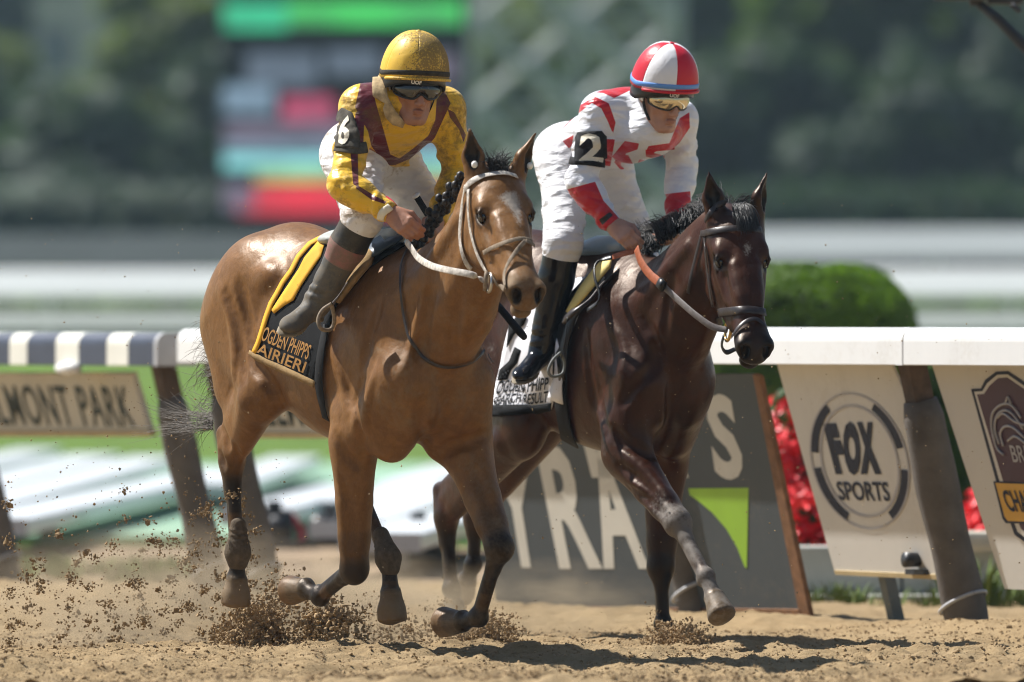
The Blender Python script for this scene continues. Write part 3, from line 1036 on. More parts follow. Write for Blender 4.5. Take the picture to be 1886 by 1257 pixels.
hedge('hedge', (0, 222, 1.9), (17, 1.2, 2.0), 9000, 'dark far hedge along the foot of the trees', LEAFM[1], 60, .34, None)

# distant wooded rise closes the view between the trunks
g = np.random.default_rng(77)
n = 26000
px = g.uniform(-60, 60, n); pz = 1.9 + 13.0 * g.random(n) ** .85 * (1 + .12 * np.sin(px * .55) + .08 * np.sin(px * 1.3 + 1)); py = 330 + g.uniform(-3, 3, n)
gap = np.exp(-((px + 12.4) / 2.0) ** 2); keep = ~((gap > .45) & (pz > 6.6)); keep &= ~((np.abs(px + 8.0) < 1.0) & (pz > 9.5))
wd = leaf_cloud('distant_wood', np.stack([px, py, pz], 1)[keep], np.tile(V(-.2, -.7, .6), (keep.sum(), 1)), 1.1, LEAFM[1], None, 78, .6)
tag(wd, kind='stuff')

# pale building glimpsed above the left trees
M_STONE = mat('pale_render', (.42, .39, .35), .8, .10, .3)
M_WINDOW = mat('dim_window', (.10, .12, .14), .25, .15, .5)
bd = empty('grandstand_building', (-15.5, 420, 1.9), 0, 'pale distant building glimpsed through the treetops at upper left', 'building')
MB().box((0, 0, 7.5), (14, 8, 15)).build('wall', M_STONE, bd)
MB().box((0, 0, 15.2), (14.8, 8.8, .5)).build('roof', M_STONE, bd)
for j in range(4):
    for i in range(6):
        w_ = MB().box((-5.6 + 2.2 * i, -4.03, 3.4 + 3.0 * j), (1.1, .1, 1.5)).build('window', M_WINDOW, bd)

# ---- tote board
def led(name, c, e):
    """lit display whose picture is soft: columns of light run across it"""
    b = NB(name)
    st = b.noise(1.0, 3, .55, b.coord('Object', (.9, 1, 4.0)))
    c2 = tuple(.45 * x + .55 * y for x, y in zip(c, (.05, .06, .08)))
    col = b.ramp(st, [(.30, c2), (.55, c), (.80, tuple(min(1, x * 1.25) for x in c))])
    b.set((.01, .01, .01), .4)
    b.l(col, b.b.inputs['Emission Color']); b.b.inputs['Emission Strength'].default_value = e
    return b.m


tb = empty('tote_board', (0, 210, 0), 0, 'large lit tote board with green and red display bands behind the yellow rider', 'display board')
s_ = 210 / FPX


def tb_box(name, u0, v0, u1, v1, dy, m, parent=tb, th=.10):
    x0, x1 = (u0 - 943) * s_, (u1 - 943) * s_; z0, z1 = CAMZ - (v1 - 600) * s_, CAMZ - (v0 - 600) * s_
    return MB().box(((x0 + x1) / 2, dy, (z0 + z1) / 2), (x1 - x0, th, z1 - z0)).build(name, m, parent)


M_TBODY = mat('tote_body', (.018, .021, .027), .6, .15, .8)
tb_box('cabinet', 408, -60, 862, 402, .35, M_TBODY, tb, .6)
tb_box('cabinet_base', 440, 402, 830, 470, .45, M_TBODY, tb, .4)
L_GREEN = led('led_green', (.05, .50, .10), .72); L_TEAL = led('led_teal', (.03, .50, .24), .72); L_RED = led('led_red', (.62, .025, .05), .72); L_BLUE = led('led_blue', (.16, .24, .32), .72); L_CYAN = led('led_cyan', (.20, .55, .55), .8)
L_LIME = led('led_lime', (.28, .48, .14), .72); L_GREY = led('led_grey', (.085, .11, .15), .72); L_PINK = led('led_pink', (.42, .05, .12), .72); L_MAUVE = led('led_mauve', (.17, .14, .20), .6)
for nm, a in (('display_band', (412, 8, 530, 54, L_TEAL)), ('display_band', (530, 4, 852, 46, L_GREEN)), ('display_panel', (455, 98, 585, 160, L_GREY)), ('display_panel', (600, 92, 700, 140, L_GREY)), ('display_panel', (410, 158, 505, 210, L_BLUE)), ('display_panel', (520, 180, 615, 222, L_PINK)),
              ('display_band', (412, 226, 850, 258, L_MAUVE)), ('display_band', (412, 264, 850, 284, L_BLUE)), ('display_band', (412, 288, 850, 312, L_CYAN)), ('display_band', (470, 313, 850, 334, L_LIME)), ('display_band', (412, 338, 468, 388, L_MAUVE)), ('display_band', (470, 338, 850, 366, L_RED)), ('display_band', (440, 368, 850, 394, L_RED)),
              ('display_panel', (720, 100, 840, 150, L_MAUVE)), ('display_panel', (700, 170, 840, 215, L_GREY))):
    tb_box(nm, a[0], a[1], a[2], a[3], -.02, a[4])
for u in (470, 640, 800):
    tb_box('leg', u - 10, 470, u + 10, 560, .5, M_TBODY, tb, .3)

# ---- lattice steel tower
M_LATT = mat('galvanised_steel', (.52, .55, .54), .6, .1, 1)
lt = empty('lattice_tower', (0, 216, 0), 0, 'grey steel lattice structure of crossing bars between the two riders', 'tower')
s2 = 216 / FPX


def lp(u, v, dy=0.0): return V((u - 943) * s2, dy, CAMZ - (v - 600) * s2)


for a, b, r in (((870, -120), (870, 470), .10), ((1060, -120), (1060, 470), .10), ((1250, -120), (1250, 470), .09)):
    for dy in (0, 1.4):
        MB().tube([lp(*a, dy), lp(*b, dy)], r, 6).build('upright', M_LATT, lt)
for k in range(4):
    v0 = -120 + 160 * k
    for u0, u1 in ((870, 1060), (1060, 1250)):
        MB().tube([lp(u0, v0), lp(u1, v0 + 160)], .17, 6).build('brace', M_LATT, lt)
        MB().tube([lp(u1, v0, .2), lp(u0, v0 + 160, .2)], .15, 6).build('brace', M_LATT, lt)
    MB().tube([lp(870, v0, .1), lp(1250, v0, .1)], .06, 6).build('crossbar', M_LATT, lt)

# ---- black camera boom reaching in at the top right
bo = empty('camera_boom', (0, 0, 0), 0, 'black camera boom arm reaching in at the upper right corner', 'boom')
P = [W3(1795, 0, 49), W3(1840, 38, 49), W3(1890, 88, 49), W3(2060, 290, 49), W3(2700, 1160, 49)]
MB().tube(P, [.020, .022, .026, .04, .06], 10).build('arm', M_KIT, bo, True)
MB().tube([W3(1790, -18, 49), W3(1800, 8, 49)], .032, 10).build('joint', M_KIT, bo, True)
bevel(MB().box(W3(1770, -12, 49), (.24, .14, .06)).build('head_plate', M_KIT, bo), .01)
bevel(MB().box(W3(1850, -6, 49.1), (.16, .1, .07)).build('head_box', M_KIT, bo), .01)
MB().tube([W3(1862, 8, 49), W3(1880, 22, 49)], .012, 8).build('knob', M_KIT, bo, True)

# ---- summer haze over the whole infield
hz = NB('summer_haze')
hz.t.nodes.remove(hz.b)
pv = hz.n('ShaderNodeVolumePrincipled')
pv.inputs['Color'].default_value = (.60, .82, 1.0, 1)
pv.inputs['Density'].default_value = .00021
pv.inputs['Anisotropy'].default_value = .2
hz.l(pv.outputs[0], hz.out.inputs['Volume'])
hb = MB().box((0, 455, 9.2), (880, 1020, 20.6)).build('haze', hz.m)
tag(hb, kind='stuff')


# ================================================================== HORSES
def head_axes(poll, muz, side=(0, 1, 0)):
    x = unit(np.asarray(muz) - np.asarray(poll)); y = unit(np.asarray(side, float) - x * np.dot(side, x)); z = np.cross(y, x)
    if z[0] < 0: z = -z
    return np.array([x, y, z])


def horse_head(B, poll, muz, side, c_muz, ears, sc=1.0, wd=1.18):
    A = head_axes(poll, muz, side); P0 = np.asarray(poll, float)

    def p(x, y, z): return P0 + sc * (A.T @ np.array((x, y * wd, z * 1.06), float))
    n = A[1]
    WD = np.array((1, wd, 1.06))
    B.ell(p(.07, 0, .0), V(.12, .085, .085) * sc * WD, A, k=.05)
    B.cone(p(.08, 0, .005), p(.36, 0, .012), .092 * sc, .058 * sc, k=.04, flat=(n, .92 * wd))
    B.cone(p(.30, 0, .015), p(.53, 0, -.005), .056 * sc, .043 * sc, k=.03, flat=(n, .95 * wd))
    for s in (-1, 1):
        B.ell(p(.160, .066 * s, .040), V(.042, .026, .024) * sc * WD, A, k=.03)      # brow
        B.ell(p(.20, .048 * s, -.085), V(.115, .042, .095) * sc * WD, A, k=.035)     # cheek
        B.ell(p(.115, .05 * s, -.05), V(.06, .04, .09) * sc * WD, A, k=.04)
        B.cone(p(.21, .050 * s, -.135), p(.42, .028 * s, -.072), .040 * sc, .030 * sc, k=.03)
        B.cone(p(.20, .078 * s, -.012), p(.345, .056 * s, -.030), .012 * sc, .010 * sc, k=.020)   # facial crest
        B.cone(p(.24, .036 * s, .052), p(.46, .024 * s, .030), .018 * sc, .014 * sc, k=.018)      # edge of the nasal bone
        B.cut(p(.27, .072 * s, .022), p(.43, .056 * s, .004), .016, .014, k=.022, col=None)
    B.cone(p(.22, 0, -.05), p(.47, 0, -.030), .062 * sc, .046 * sc, k=.05)
    B.ell(p(.540, 0, -.012), V(.075, .058, .050) * sc * WD, A, k=.035, col=c_muz)
    B.ell(p(.592, 0, -.026), V(.036, .046, .040) * sc * WD, A, k=.025, col=c_muz)
    B.cone(p(.46, 0, -.072), p(.555, 0, -.084), .032 * sc, .028 * sc, k=.022, col=c_muz)
    B.ell(p(.572, 0, -.086), V(.036, .034, .026) * sc * WD, A, k=.012, col=c_muz)
    for s in (-1, 1):
        B.ell(p(.572, .040 * s, .004), V(.040, .024, .034) * sc * WD, A, k=.016, col=c_muz)
        B.ell(p(.606, .043 * s, .002), V(.036, .0200, .030) * sc * WD, np.array([unit(A[0] * .86 + A[1] * s * .5), unit(A[1] * .86 - A[0] * s * .5), A[2]]), k=.007, col=(1, 0, 0), sub=True)   # nostril
        B.cone(p(.575, .052 * s, .018), p(.600, .046 * s, -.018), .009, .008, k=.008, col=c_muz)
        B.cut(p(.50, .060 * s, -.058), p(.565, .046 * s, -.064), .005, .006, k=.010, col=(.9, 0, 0))
        B.cut(p(.565, .046 * s, -.064), p(.622, .0, -.064), .006, .007, k=.010, col=(.9, 0, 0))
        B.ell(p(.196, .084 * s, .020), V(.031, .020, .021) * sc * WD, A, k=.010, col=(1, 0, 0), sub=True)    # eye socket
        B.cone(p(.166, .082 * s, .036), p(.196, .087 * s, .042), .007, .0075, k=.008, col=(.8, 0, 0))
        B.cone(p(.196, .087 * s, .042), p(.228, .080 * s, .032), .0075, .006, k=.008, col=(.8, 0, 0))
        B.cone(p(.172, .086 * s, .000), p(.222, .080 * s, .000), .005, .005, k=.010, col=(1, 0, 0))
    # ears
    for i, s in enumerate((-1, 1)):
        base = p(.002, .064 * s, .040); up = unit(ears[i][0]); fr = unit(ears[i][1]); fr = unit(fr - up * np.dot(fr, up))
        mid = base + up * .075 * sc; tip = base + up * .180 * sc + fr * .006
        B.cone(base - up * .03, base + up * .025, .042 * sc, .036 * sc, k=.03)
        B.cone(base + up * .02, mid, .036 * sc, .042 * sc, k=.015, flat=(fr, .72))
        B.cone(mid, tip, .042 * sc, .005, k=.010, col=(.35, 0, 0), flat=(fr, .62))
        B.cut(base + up * .040 + fr * .024, mid + up * .01 + fr * .022, .012 * sc, .024 * sc, k=.008, col=(1, 0, 0))
        B.cut(mid + up * .01 + fr * .022, base + up * .158 * sc + fr * .014, .024 * sc, .004, k=.008, col=(.9, 0, 0))
    return p, A, sc


def fore_leg(B, s, sh, elb, knee, fet, cor, toe, dk, dust=.10):
    ax = unit(knee - elb); back = V(-1, 0, 0)
    B.cone(sh, elb, .115, .092, k=.06, flat=(V(0, 1, 0), .8))
    B.cone(elb + V(-.01, 0, .10), lerp(elb, knee, .45), .092, .060, k=.05, flat=(V(0, 1, 0), .85))
    B.cone(elb, knee, .082, .044, k=.04)
    B.cone(lerp(elb, knee, .50), lerp(elb, knee, .75), .058, .053, k=.03, col=(dk * .45, 0, 0))
    B.cone(lerp(elb, knee, .75), knee, .053, .047, k=.02, col=(dk * .9, 0, dust))
    fw = unit(np.cross(V(0, 1, 0), ax));  fw = fw if fw[0] > 0 else -fw
    B.cone(lerp(elb, knee, .10) + fw * .03, lerp(elb, knee, .60) + fw * .016, .048, .034, k=.025)     # extensor
    B.cone(lerp(elb, knee, .08) - fw * .04, lerp(elb, knee, .62) - fw * .018, .050, .029, k=.025)     # flexors
    # knee
    ca = unit(fet - knee); cf = unit(np.cross(V(0, 1, 0), ca)); cf = cf if np.dot(cf, unit(fw + .001 - ca * .2 + ax * .2)) > 0 else -cf
    B.ell(knee, (.052, .047, .060), np.array([fw, V(0, 1, 0), np.cross(fw, V(0, 1, 0))]), k=.025, col=(dk, 0, dust))
    B.ball(knee - fw * .030, .030, k=.02, col=(dk, 0, dust))
    lower_leg(B, knee, fet, cor, toe, cf, .042, dk, dust)


def lower_leg(B, top, fet, cor, toe, cf, r0, dk, dust=.10, hind=False):
    D = (dk, 0, dust)
    B.cone(top, lerp(top, fet, .3), r0 * .92, .027, k=.025, col=D)
    B.cone(lerp(top, fet, .2), fet, .0265, .025, k=.02, col=D)
    B.cone(lerp(top, fet, .10) - cf * .026, fet - cf * .022, .0155, .018, k=.008, col=D)               # tendon
    B.ball(fet, .037, k=.015, col=D); B.ball(fet - cf * .022, .028, k=.012, col=D)
    B.cone(fet, cor, .028, .030, k=.015, col=D)
    ha = unit(toe - cor)
    hf = unit(cf - ha * np.dot(cf, ha))
    B.ball(cor - hf * .010, .033, k=.015, col=(dk, .3, .15))
    B.frus(cor - ha * .004, toe, .037, .059, k=.008, col=(0, 1, .95 if (hind or dust > .5) else .25), rnd=.014)
    B.cone(cor + hf * .004, cor - hf * .010, .038, .038, k=.006, col=(dk, .5, .3), flat=(ha, .30))
    if hind:
        B.ell(lerp(cor, toe, .62) - hf * .004, (.046, .052, .056), np.array([ha, np.cross(ha, hf), hf]), k=.012, col=(0, .8, .75))
    B.ell(toe - ha * .006 - hf * .020, (.034, .034, .016), np.array([hf, np.cross(ha, hf), ha]), k=.01, col=(.2, 1, .5))


def hind_leg(B, s, hip, stifle, hock, fet, cor, toe, dk, gask_back):
    L = V(0, 1, 0)
    B.cone(hip, stifle, .215, .125, k=.05, flat=(L, .58))
    B.ell(stifle + V(.01, 0, .04), (.075, .05, .10), k=.06)
    B.cone(hip + V(-.10, 0, -.05), lerp(stifle, hock, .45) + gask_back * .075, .15, .075, k=.05, flat=(L, .60))
    B.cone(stifle, hock, .115, .043, k=.04, flat=(L, .70))
    ax = unit(hock - stifle); bk = unit(gask_back - ax * np.dot(gask_back, ax))
    B.cone(lerp(stifle, hock, .12) - bk * .02 + L * s * .03, lerp(stifle, hock, .72) - bk * .015, .068, .034, k=.025)
    B.cone(lerp(stifle, hock, .08) + bk * .055, lerp(stifle, hock, .60) + bk * .03, .066, .034, k=.03)
    B.cone(lerp(stifle, hock, .55) + bk * .040, hock + bk * .030 - unit(fet - hock) * .03, .045, .036, k=.03)
    pt = hock + bk * .062 - unit(fet - hock) * .060
    B.cone(lerp(stifle, hock, .40) + bk * .060, pt, .045, .022, k=.04)
    B.cone(pt, hock + bk * .02, .026, .032, k=.025, col=(dk * .3, 0, 0))
    ca = unit(fet - hock); cf = -unit(bk - ca * np.dot(bk, ca))
    B.ell(hock, (.056, .044, .064), np.array([cf, L, np.cross(cf, L)]), k=.025, col=(dk * .4, 0, 0))
    B.ell(hock + cf * .02 - ca * .02, (.035, .048, .05), np.array([cf, L, np.cross(cf, L)]), k=.02, col=(dk * .4, 0, 0))
    B.cone(pt, lerp(hock, fet, .35) - cf * .028, .022, .022, k=.02, col=(dk * .6, 0, 0))
    lower_leg(B, hock, fet, cor, toe, cf, .043, dk, .15, True)


def trunk(B, z0=0.0, wl=1.0):
    L = V(0, 1, 0)
    U = lambda f, l, z: V(f, l * (wl if (l > 0 and f > -.12) else 1), z + z0)
    B.cone(U(.06, 0, 1.14), U(-.50, 0, 1.17), .345, .325, k=.06, flat=(L, .66))
    B.cone(U(-.42, 0, 1.19), U(-.80, 0, 1.29), .315, .27, k=.08, flat=(L, .76))
    B.ell(U(-.28, 0, 1.06), (.36, .250, .26), k=.08)
    B.cone(U(.02, 0, 1.40), U(-.30, 0, 1.42), .115, .10, k=.10, flat=(L, .55))
    B.cone(U(-.30, 0, 1.40), U(-.75, 0, 1.44), .12, .14, k=.10)
    B.ell(U(-.80, 0, 1.35), (.30, .235, .25), k=.08)
    for s in (-1, 1):
        B.ell(U(-.84, .125 * s, 1.36), (.23, .145, .215), k=.035)                     # gluteals
        B.ell(U(-.63, .190 * s, 1.41), (.065, .045, .05), k=.05)                      # point of hip
        B.cone(U(-.98, .105 * s, 1.32), U(-1.00, .130 * s, 1.00), .14, .105, k=.03, flat=(L, .75))   # hamstrings
        B.cone(U(-.80, .165 * s, 1.30), U(-.62, .205 * s, 1.02), .115, .075, k=.03, flat=(L, .7))    # tensor of the thigh
        B.ell(U(-.54, .19 * s, 1.16), (.12, .055, .14), k=.05)                        # flank
        # shoulder blade, upper arm, breast
        B.cone(U(-.05, .085 * s, 1.38), U(.23, .135 * s, 1.06), .100, .105, k=.05, flat=(L, .60))
        B.cone(U(.045, .105 * s, 1.36), U(.245, .150 * s, 1.08), .030, .042, k=.030)  # ridge of the blade
        B.cone(U(-.085, .125 * s, 1.34), U(.15, .168 * s, 1.08), .034, .050, k=.030)
        B.ell(U(-.045, .160 * s, 1.09), (.145, .065, .155), np.array([unit((.75, 0, .65)), (0, 1, 0), unit((-.65, 0, .75))]), k=.025)   # triceps
        B.ell(U(.285, .082 * s, .985), (.100, .078, .135), k=.016)
        B.cone(U(.23, .150 * s, 1.04), U(.12, .165 * s, .90), .060, .055, k=.025)
        B.cone(U(.25, .075 * s, .92), U(.14, .11 * s, .80), .088, .075, k=.04)
    B.ell(U(.18, 0, 1.10), (.19, .15, .25), k=.05)
    B.cone(U(-1.14, 0, 1.43), U(-1.22, 0, 1.35), .05, .035, k=.05)


def horse_neck(B, base, mid, throat, poll, rs=(.27, .195, .135, .105)):
    n = unit(np.cross(poll - base, V(0, 0, 1.0)))
    P = spline([base, mid, throat, poll], 4)
    m = len(P)

    def rad(t):
        t *= 3; j = min(int(t), 2); return rs[j] + (rs[j + 1] - rs[j]) * (t - j)
    for i in range(m - 1):
        ta, tb = i / (m - 1), (i + 1) / (m - 1)
        fl = .62 - .06 * math.sin(ta * 3.14)
        B.cone(P[i], P[i + 1], rad(ta), rad(tb), k=.07 if i == 0 else .03, flat=(n, fl))
    # long muscles of the neck and the jugular furrow between them
    up = unit(np.cross(n, unit(poll - base)))
    up = up if up[2] > 0 else -up
    for s in (-1, 1):
        a = [P[int(t * (m - 1))] - up * rad(t) * .50 + n * s * rad(t) * .36 for t in (.10, .40, .70, .92)]
        B.chain(a, [.055, .050, .042, .032], k=.028)
        b_ = [P[int(t * (m - 1))] + up * rad(t) * .25 + n * s * rad(t) * .45 for t in (.08, .40, .75)]
        B.chain(b_, [.07, .055, .040], k=.04)
        c_ = [P[int(t * (m - 1))] - up * rad(t) * .86 + n * s * rad(t) * .14 for t in (.05, .40, .75)]
        B.chain(c_, [.050, .042, .036], k=.025)


def coat_material(name, base, base2, dark, dirt, dirt_amt, sheen_rough=.38, spec=.30):
    b = NB(name)
    z = b.attr('zone'); sp = b.n('ShaderNodeSeparateXYZ'); b.l(z.outputs['Vector'], sp.inputs[0])
    oc = b.coord('Object')
    big = b.noise(3.0, 3, .5, oc)
    col = b.mix(b.ramp(big, [(.3, 0.0), (.7, 1.0)]), base, base2)
    fine = b.noise(210, 3, .7, b.coord('Object', (1, 1, .22)))
    col = b.mix(b.math('MULTIPLY', b.ramp(fine, [(.35, 0.0), (.75, 1.0)]), .55), col, tuple(c * .38 for c in base))
    mott = b.noise(22, 5, .65, oc, .5)
    col = b.mix(b.math('MULTIPLY', b.ramp(mott, [(.42, 0.0), (.70, 1.0)]), .45), col, tuple(c * 1.35 for c in base))
    col = b.mix(b.math('MULTIPLY', b.math('MULTIPLY', sp.outputs[0], 1.5, clamp=True), .96), col, dark)
    hoofc = b.ramp(b.noise(30, 3, .6, b.coord('Object', (1, 1, 6))), [(.35, (.03, .025, .02)), (.75, (.13, .10, .065))])
    hoofc = b.mix(b.math('MULTIPLY', sp.outputs[2], .9, clamp=True), hoofc, (.27, .205, .125))
    col = b.mix(sp.outputs[1], col, hoofc)
    dn = b.noise(9, 8, .68, oc); dn2 = b.noise(70, 4, .6, oc)
    dm = b.math('ADD', b.math('MULTIPLY', dn, .75), b.math('MULTIPLY', dn2, .35))
    dm = b.math('ADD', dm, b.math('MULTIPLY', sp.outputs[2], .33))
    hgt = b.n('ShaderNodeSeparateXYZ'); b.l(oc, hgt.inputs[0])
    low = b.math('MULTIPLY', b.math('SUBTRACT', 1.35, hgt.outputs[2]), .05, clamp=True)
    frt = b.math('MULTIPLY', b.math('ADD', hgt.outputs[0], .02), .30, clamp=True)
    frt = b.math('MINIMUM', frt, .10)
    dm = b.math('ADD', dm, b.math('MULTIPLY', b.math('ADD', low, frt), dirt_amt))
    dmask = b.ramp(dm, [(.66, 0.0), (.90, 1.0)])
    dmask = b.math('MULTIPLY', dmask, b.math('SUBTRACT', 1.0, b.math('MULTIPLY', sp.outputs[0], .75), clamp=True))
    col = b.mix(b.math('MULTIPLY', dmask, .8), col, dirt)
    stp = b.attr('star').outputs['Fac']
    stm = b.math('ADD', b.math('MULTIPLY', stp, .05), b.math('MULTIPLY', b.noise(120, 4, .7, oc), 1.1))
    stm = b.ramp(stm, [(.46, 0.0), (.90, 1.0)])
    col = b.mix(b.math('MULTIPLY', stm, .75), col, (.42, .38, .33))
    rgh = b.math('ADD', b.math('MULTIPLY', b.noise(11, 5, .7, oc), .45), sheen_rough - .22)
    rough = b.mix(b.math('MULTIPLY', dmask, 1.0), rgh, (.85,) * 3)
    rough = b.mix(0.0, rough, (.5,) * 3)
    h = b.math('ADD', b.math('MULTIPLY', b.noise(320, 2, .6, b.coord('Object', (1, 1, .3))), .35), b.math('MULTIPLY', dm, .6))
    n0 = b.bump(b.noise(5.5, 3, .5, b.coord('Object', (1.0, 1.0, .55)), .8), .16, .05)
    n1 = b.bump(b.noise(16, 3, .5, oc, .5), .16, .02, n0)
    nrm = b.bump(h, .45, .004, n1)
    b.b.inputs['Specular Tint'].default_value = (1.0, .80, .62, 1)
    return b.set(col, rough, nrm, spec)


def relief(B, lane, lines, res=.016):
    """muscle grooves and ridges drawn over the finished shape: (depth, radius, points); depth < 0 is a ridge"""
    v, q, c = B.mesh(res)
    bv = bvh_of(v, q)
    for dep, r, pts in lines:
        P = spline([V(a, b_, 0) for a, b_ in pts], 4); Q = []
        for w in P:
            o, d = lane.ray(w[0], w[1]); h = bv.ray_cast(o, d, 100)
            if h[0] is None: continue
            n = np.array(h[1]); n = n if n @ np.array(d) < 0 else -n
            Q.append((np.array(h[0]), n))
        m = len(Q)
        for i in range(m - 1):
            if np.linalg.norm(Q[i][0] - Q[i + 1][0]) > .12: continue
            e0 = abs(dep) * math.sin(math.pi * (i + .3) / (m + .1)) ** .6; e1 = abs(dep) * math.sin(math.pi * (i + 1.3) / (m + .6)) ** .6
            for sgn in ((1,) if True else (1, -1)):
                a, n0 = Q[i]; b_, n1 = Q[i + 1]
                if dep > 0: B.cut(a + n0 * (r - e0), b_ + n1 * (r - e1), r, r, k=.022, col=None)
                else: B.cone(a - n0 * (r - e0), b_ - n1 * (r - e1), r, r, k=.018)
    return B
LC = Lane(735, 42.0, 60)      # the chestnut's lane
LB = Lane(1165, 44.0, 60)     # the bay's lane, nearer the rail
RES = 0.0072

M_CH = coat_material('chestnut_coat', (.205, .099, .034), (.122, .054, .017), (.006, .005, .0045), (.19, .142, .09), 1.0, .40, .28)
M_BAY = coat_material('bay_coat', (.047, .0120, .0040), (.014, .0040, .0019), (.0055, .0045, .0045), (.25, .235, .215), .0, .38, .30)

# ---- chestnut
H = LC.H
B = Body()
trunk(B, .0)
c_base, c_mid, c_thr, c_poll = V(.08, 0, 1.18), H(840, 535, 0), H(882, 440, 0), H(893, 350, 0)
horse_neck(B, c_base, c_mid, c_thr, c_poll, (.27, .21, .15, .105))
pc = H(908, 342, 0)
cp, cA, csc = horse_head(B, pc, pc + V(.430, -.105, -.405), (.23, .97, 0), (.30, 0, .55), ((V(.0, -.13, 1), V(.8, -.55, .1)), (V(.12, .42, 1), V(.75, .60, .0))))
fore_leg(B, -1, V(.27, -.14, 1.02), H(652, 815, -.16), H(653, 1048, -.13), H(590, 1100, -.13), H(565, 1086, -.13), H(533, 1088, -.13), 1.0)
fore_leg(B, 1, V(.27, .14, 1.02), H(860, 835, .17), H(920, 1008, .14), H(882, 1138, .13), H(853, 1146, .13), H(815, 1146, .13), 1.0)
hind_leg(B, -1, V(-.93, -.15, 1.27), H(487, 712, -.19), H(427, 850, -.15), H(438, 1018, -.15), H(437, 1064, -.15), H(434, 1116, -.15), .85, V(-1, 0, .3))
hind_leg(B, 1, V(-.93, .15, 1.27), V(-.42, .20, 1.0), H(648, 870, .15), H(715, 1030, .15), H(720, 1088, .15), H(723, 1146, .15), .9, V(-1, 0, .3))
relief(B, LC, [
    (.008, .032, [(440, 520), (450, 560), (457, 610), (464, 660), (476, 690)]), (-.006, .03, [(404, 531), (424, 579), (432, 640), (432, 700)]), (.004, .024, [(418, 540), (440, 600), (447, 660), (450, 700)]),
    (.012, .022, [(467, 672), (488, 694), (510, 730)]), (.010, .018, [(392, 760), (410, 790), (421, 822)]), (.007, .012, [(404, 836), (411, 858)]), (.007, .012, [(434, 822), (437, 850)]),
    (-.007, .020, [(786, 520), (777, 567), (770, 595), (766, 627), (756, 655), (742, 690)]), (.008, .020, [(795, 540), (787, 580), (781, 620), (775, 655)]),
    (.007, .018, [(668, 700), (653, 746), (661, 788), (665, 816), (658, 848)]), (-.005, .02, [(690, 690), (676, 740), (672, 790)]), (.006, .022, [(784, 735), (772, 775), (782, 812)]), (.011, .020, [(892, 800), (868, 811), (835, 822), (808, 838)]),
    (.008, .018, [(618, 800), (640, 842), (660, 858)]), (.006, .018, [(632, 880), (645, 940), (648, 1000)]), (.006, .018, [(876, 870), (895, 920), (908, 970)]), (-.005, .02, [(610, 640), (630, 700), (640, 760)]),
    (.006, .02, [(700, 560), (680, 620), (668, 680)]), (.005, .02, [(850, 545), (838, 600), (832, 655)])])
chest, CV, CQ = B.build('chestnut_horse', RES, M_CH)
chest.matrix_world = LC.M
BV_C = bvh_of(CV, CQ)

# ---- bay
H = LB.H
B = Body()
trunk(B, -.01, .76)
B.ell(V(-.08, 0, .93), (.34, .19, .19), k=.08)
b_base, b_mid, b_thr, b_poll = V(.07, 0, 1.17), H(1247, 570, 0), H(1297, 490, 0), H(1335, 425, 0)
horse_neck(B, b_base, b_mid, b_thr, b_poll, (.27, .215, .16, .105))
pb = H(1350, 412, 0)
bp, bA, bsc = horse_head(B, pb, pb + V(.330, -.100, -.492), (.27, .96, 0), (.8, 0, .0), ((V(.0, -.20, 1), V(.8, -.5, .1)), (V(.10, .22, 1), V(.75, .60, .0))))
fore_leg(B, -1, V(.27, -.14, 1.01), H(1150, 835, -.17), H(1248, 962, -.14), H(1300, 1062, -.14), H(1315, 1098, -.14), H(1331, 1138, -.14), .45, 1.3)
fore_leg(B, 1, V(.25, .105, 1.01), H(1225, 850, .17), H(1217, 1045, .13), H(1222, 1150, .13), H(1232, 1176, .13), H(1245, 1205, .13), .95)
hind_leg(B, -1, V(-.90, -.15, 1.26), H(962, 785, -.19), H(822, 955, -.15), H(833, 1085, -.15), H(836, 1110, -.15), H(842, 1160, -.15), .95, V(-1, 0, .3))
hind_leg(B, 1, V(-.93, .15, 1.26), V(-.74, .17, .99), H(876, 955, .15), H(872, 1040, .15), H(862, 1068, .15), H(845, 1100, .15), .9, V(-1, 0, .3))
relief(B, LB, [
    (.012, .020, [(1128, 790), (1152, 818), (1187, 832), (1217, 844)]), (.010, .020, [(1232, 770), (1234, 806), (1216, 838)]), (.008, .022, [(1188, 590), (1208, 630), (1204, 675), (1168, 712), (1146, 742)]), (-.006, .022, [(1127, 601), (1149, 641), (1145, 697)]),
    (.008, .022, [(1236, 705), (1232, 768)]), (.007, .014, [(1140, 858), (1179, 884), (1219, 922)]), (.007, .014, [(1150, 896), (1187, 918), (1219, 944)]), (-.005, .020, [(1150, 838), (1190, 868), (1228, 912)]),
    (.006, .02, [(1240, 520), (1228, 570), (1222, 620)]), (.006, .018, [(1100, 700), (1108, 760), (1118, 800)]), (.006, .018, [(1080, 620), (1086, 690), (1096, 750)])])
bay, BVv, BQ = B.build('bay_horse', RES, M_BAY)
bay.matrix_world = LB.M
BV_B = bvh_of(BVv, BQ)
tag(chest, 'chestnut racehorse galloping nearest the camera with a white star and sand on its face', 'horse', 'racehorses galloping down the track')
tag(bay, 'dark bay racehorse with loose black mane galloping between the chestnut and the rail', 'horse', 'racehorses galloping down the track')


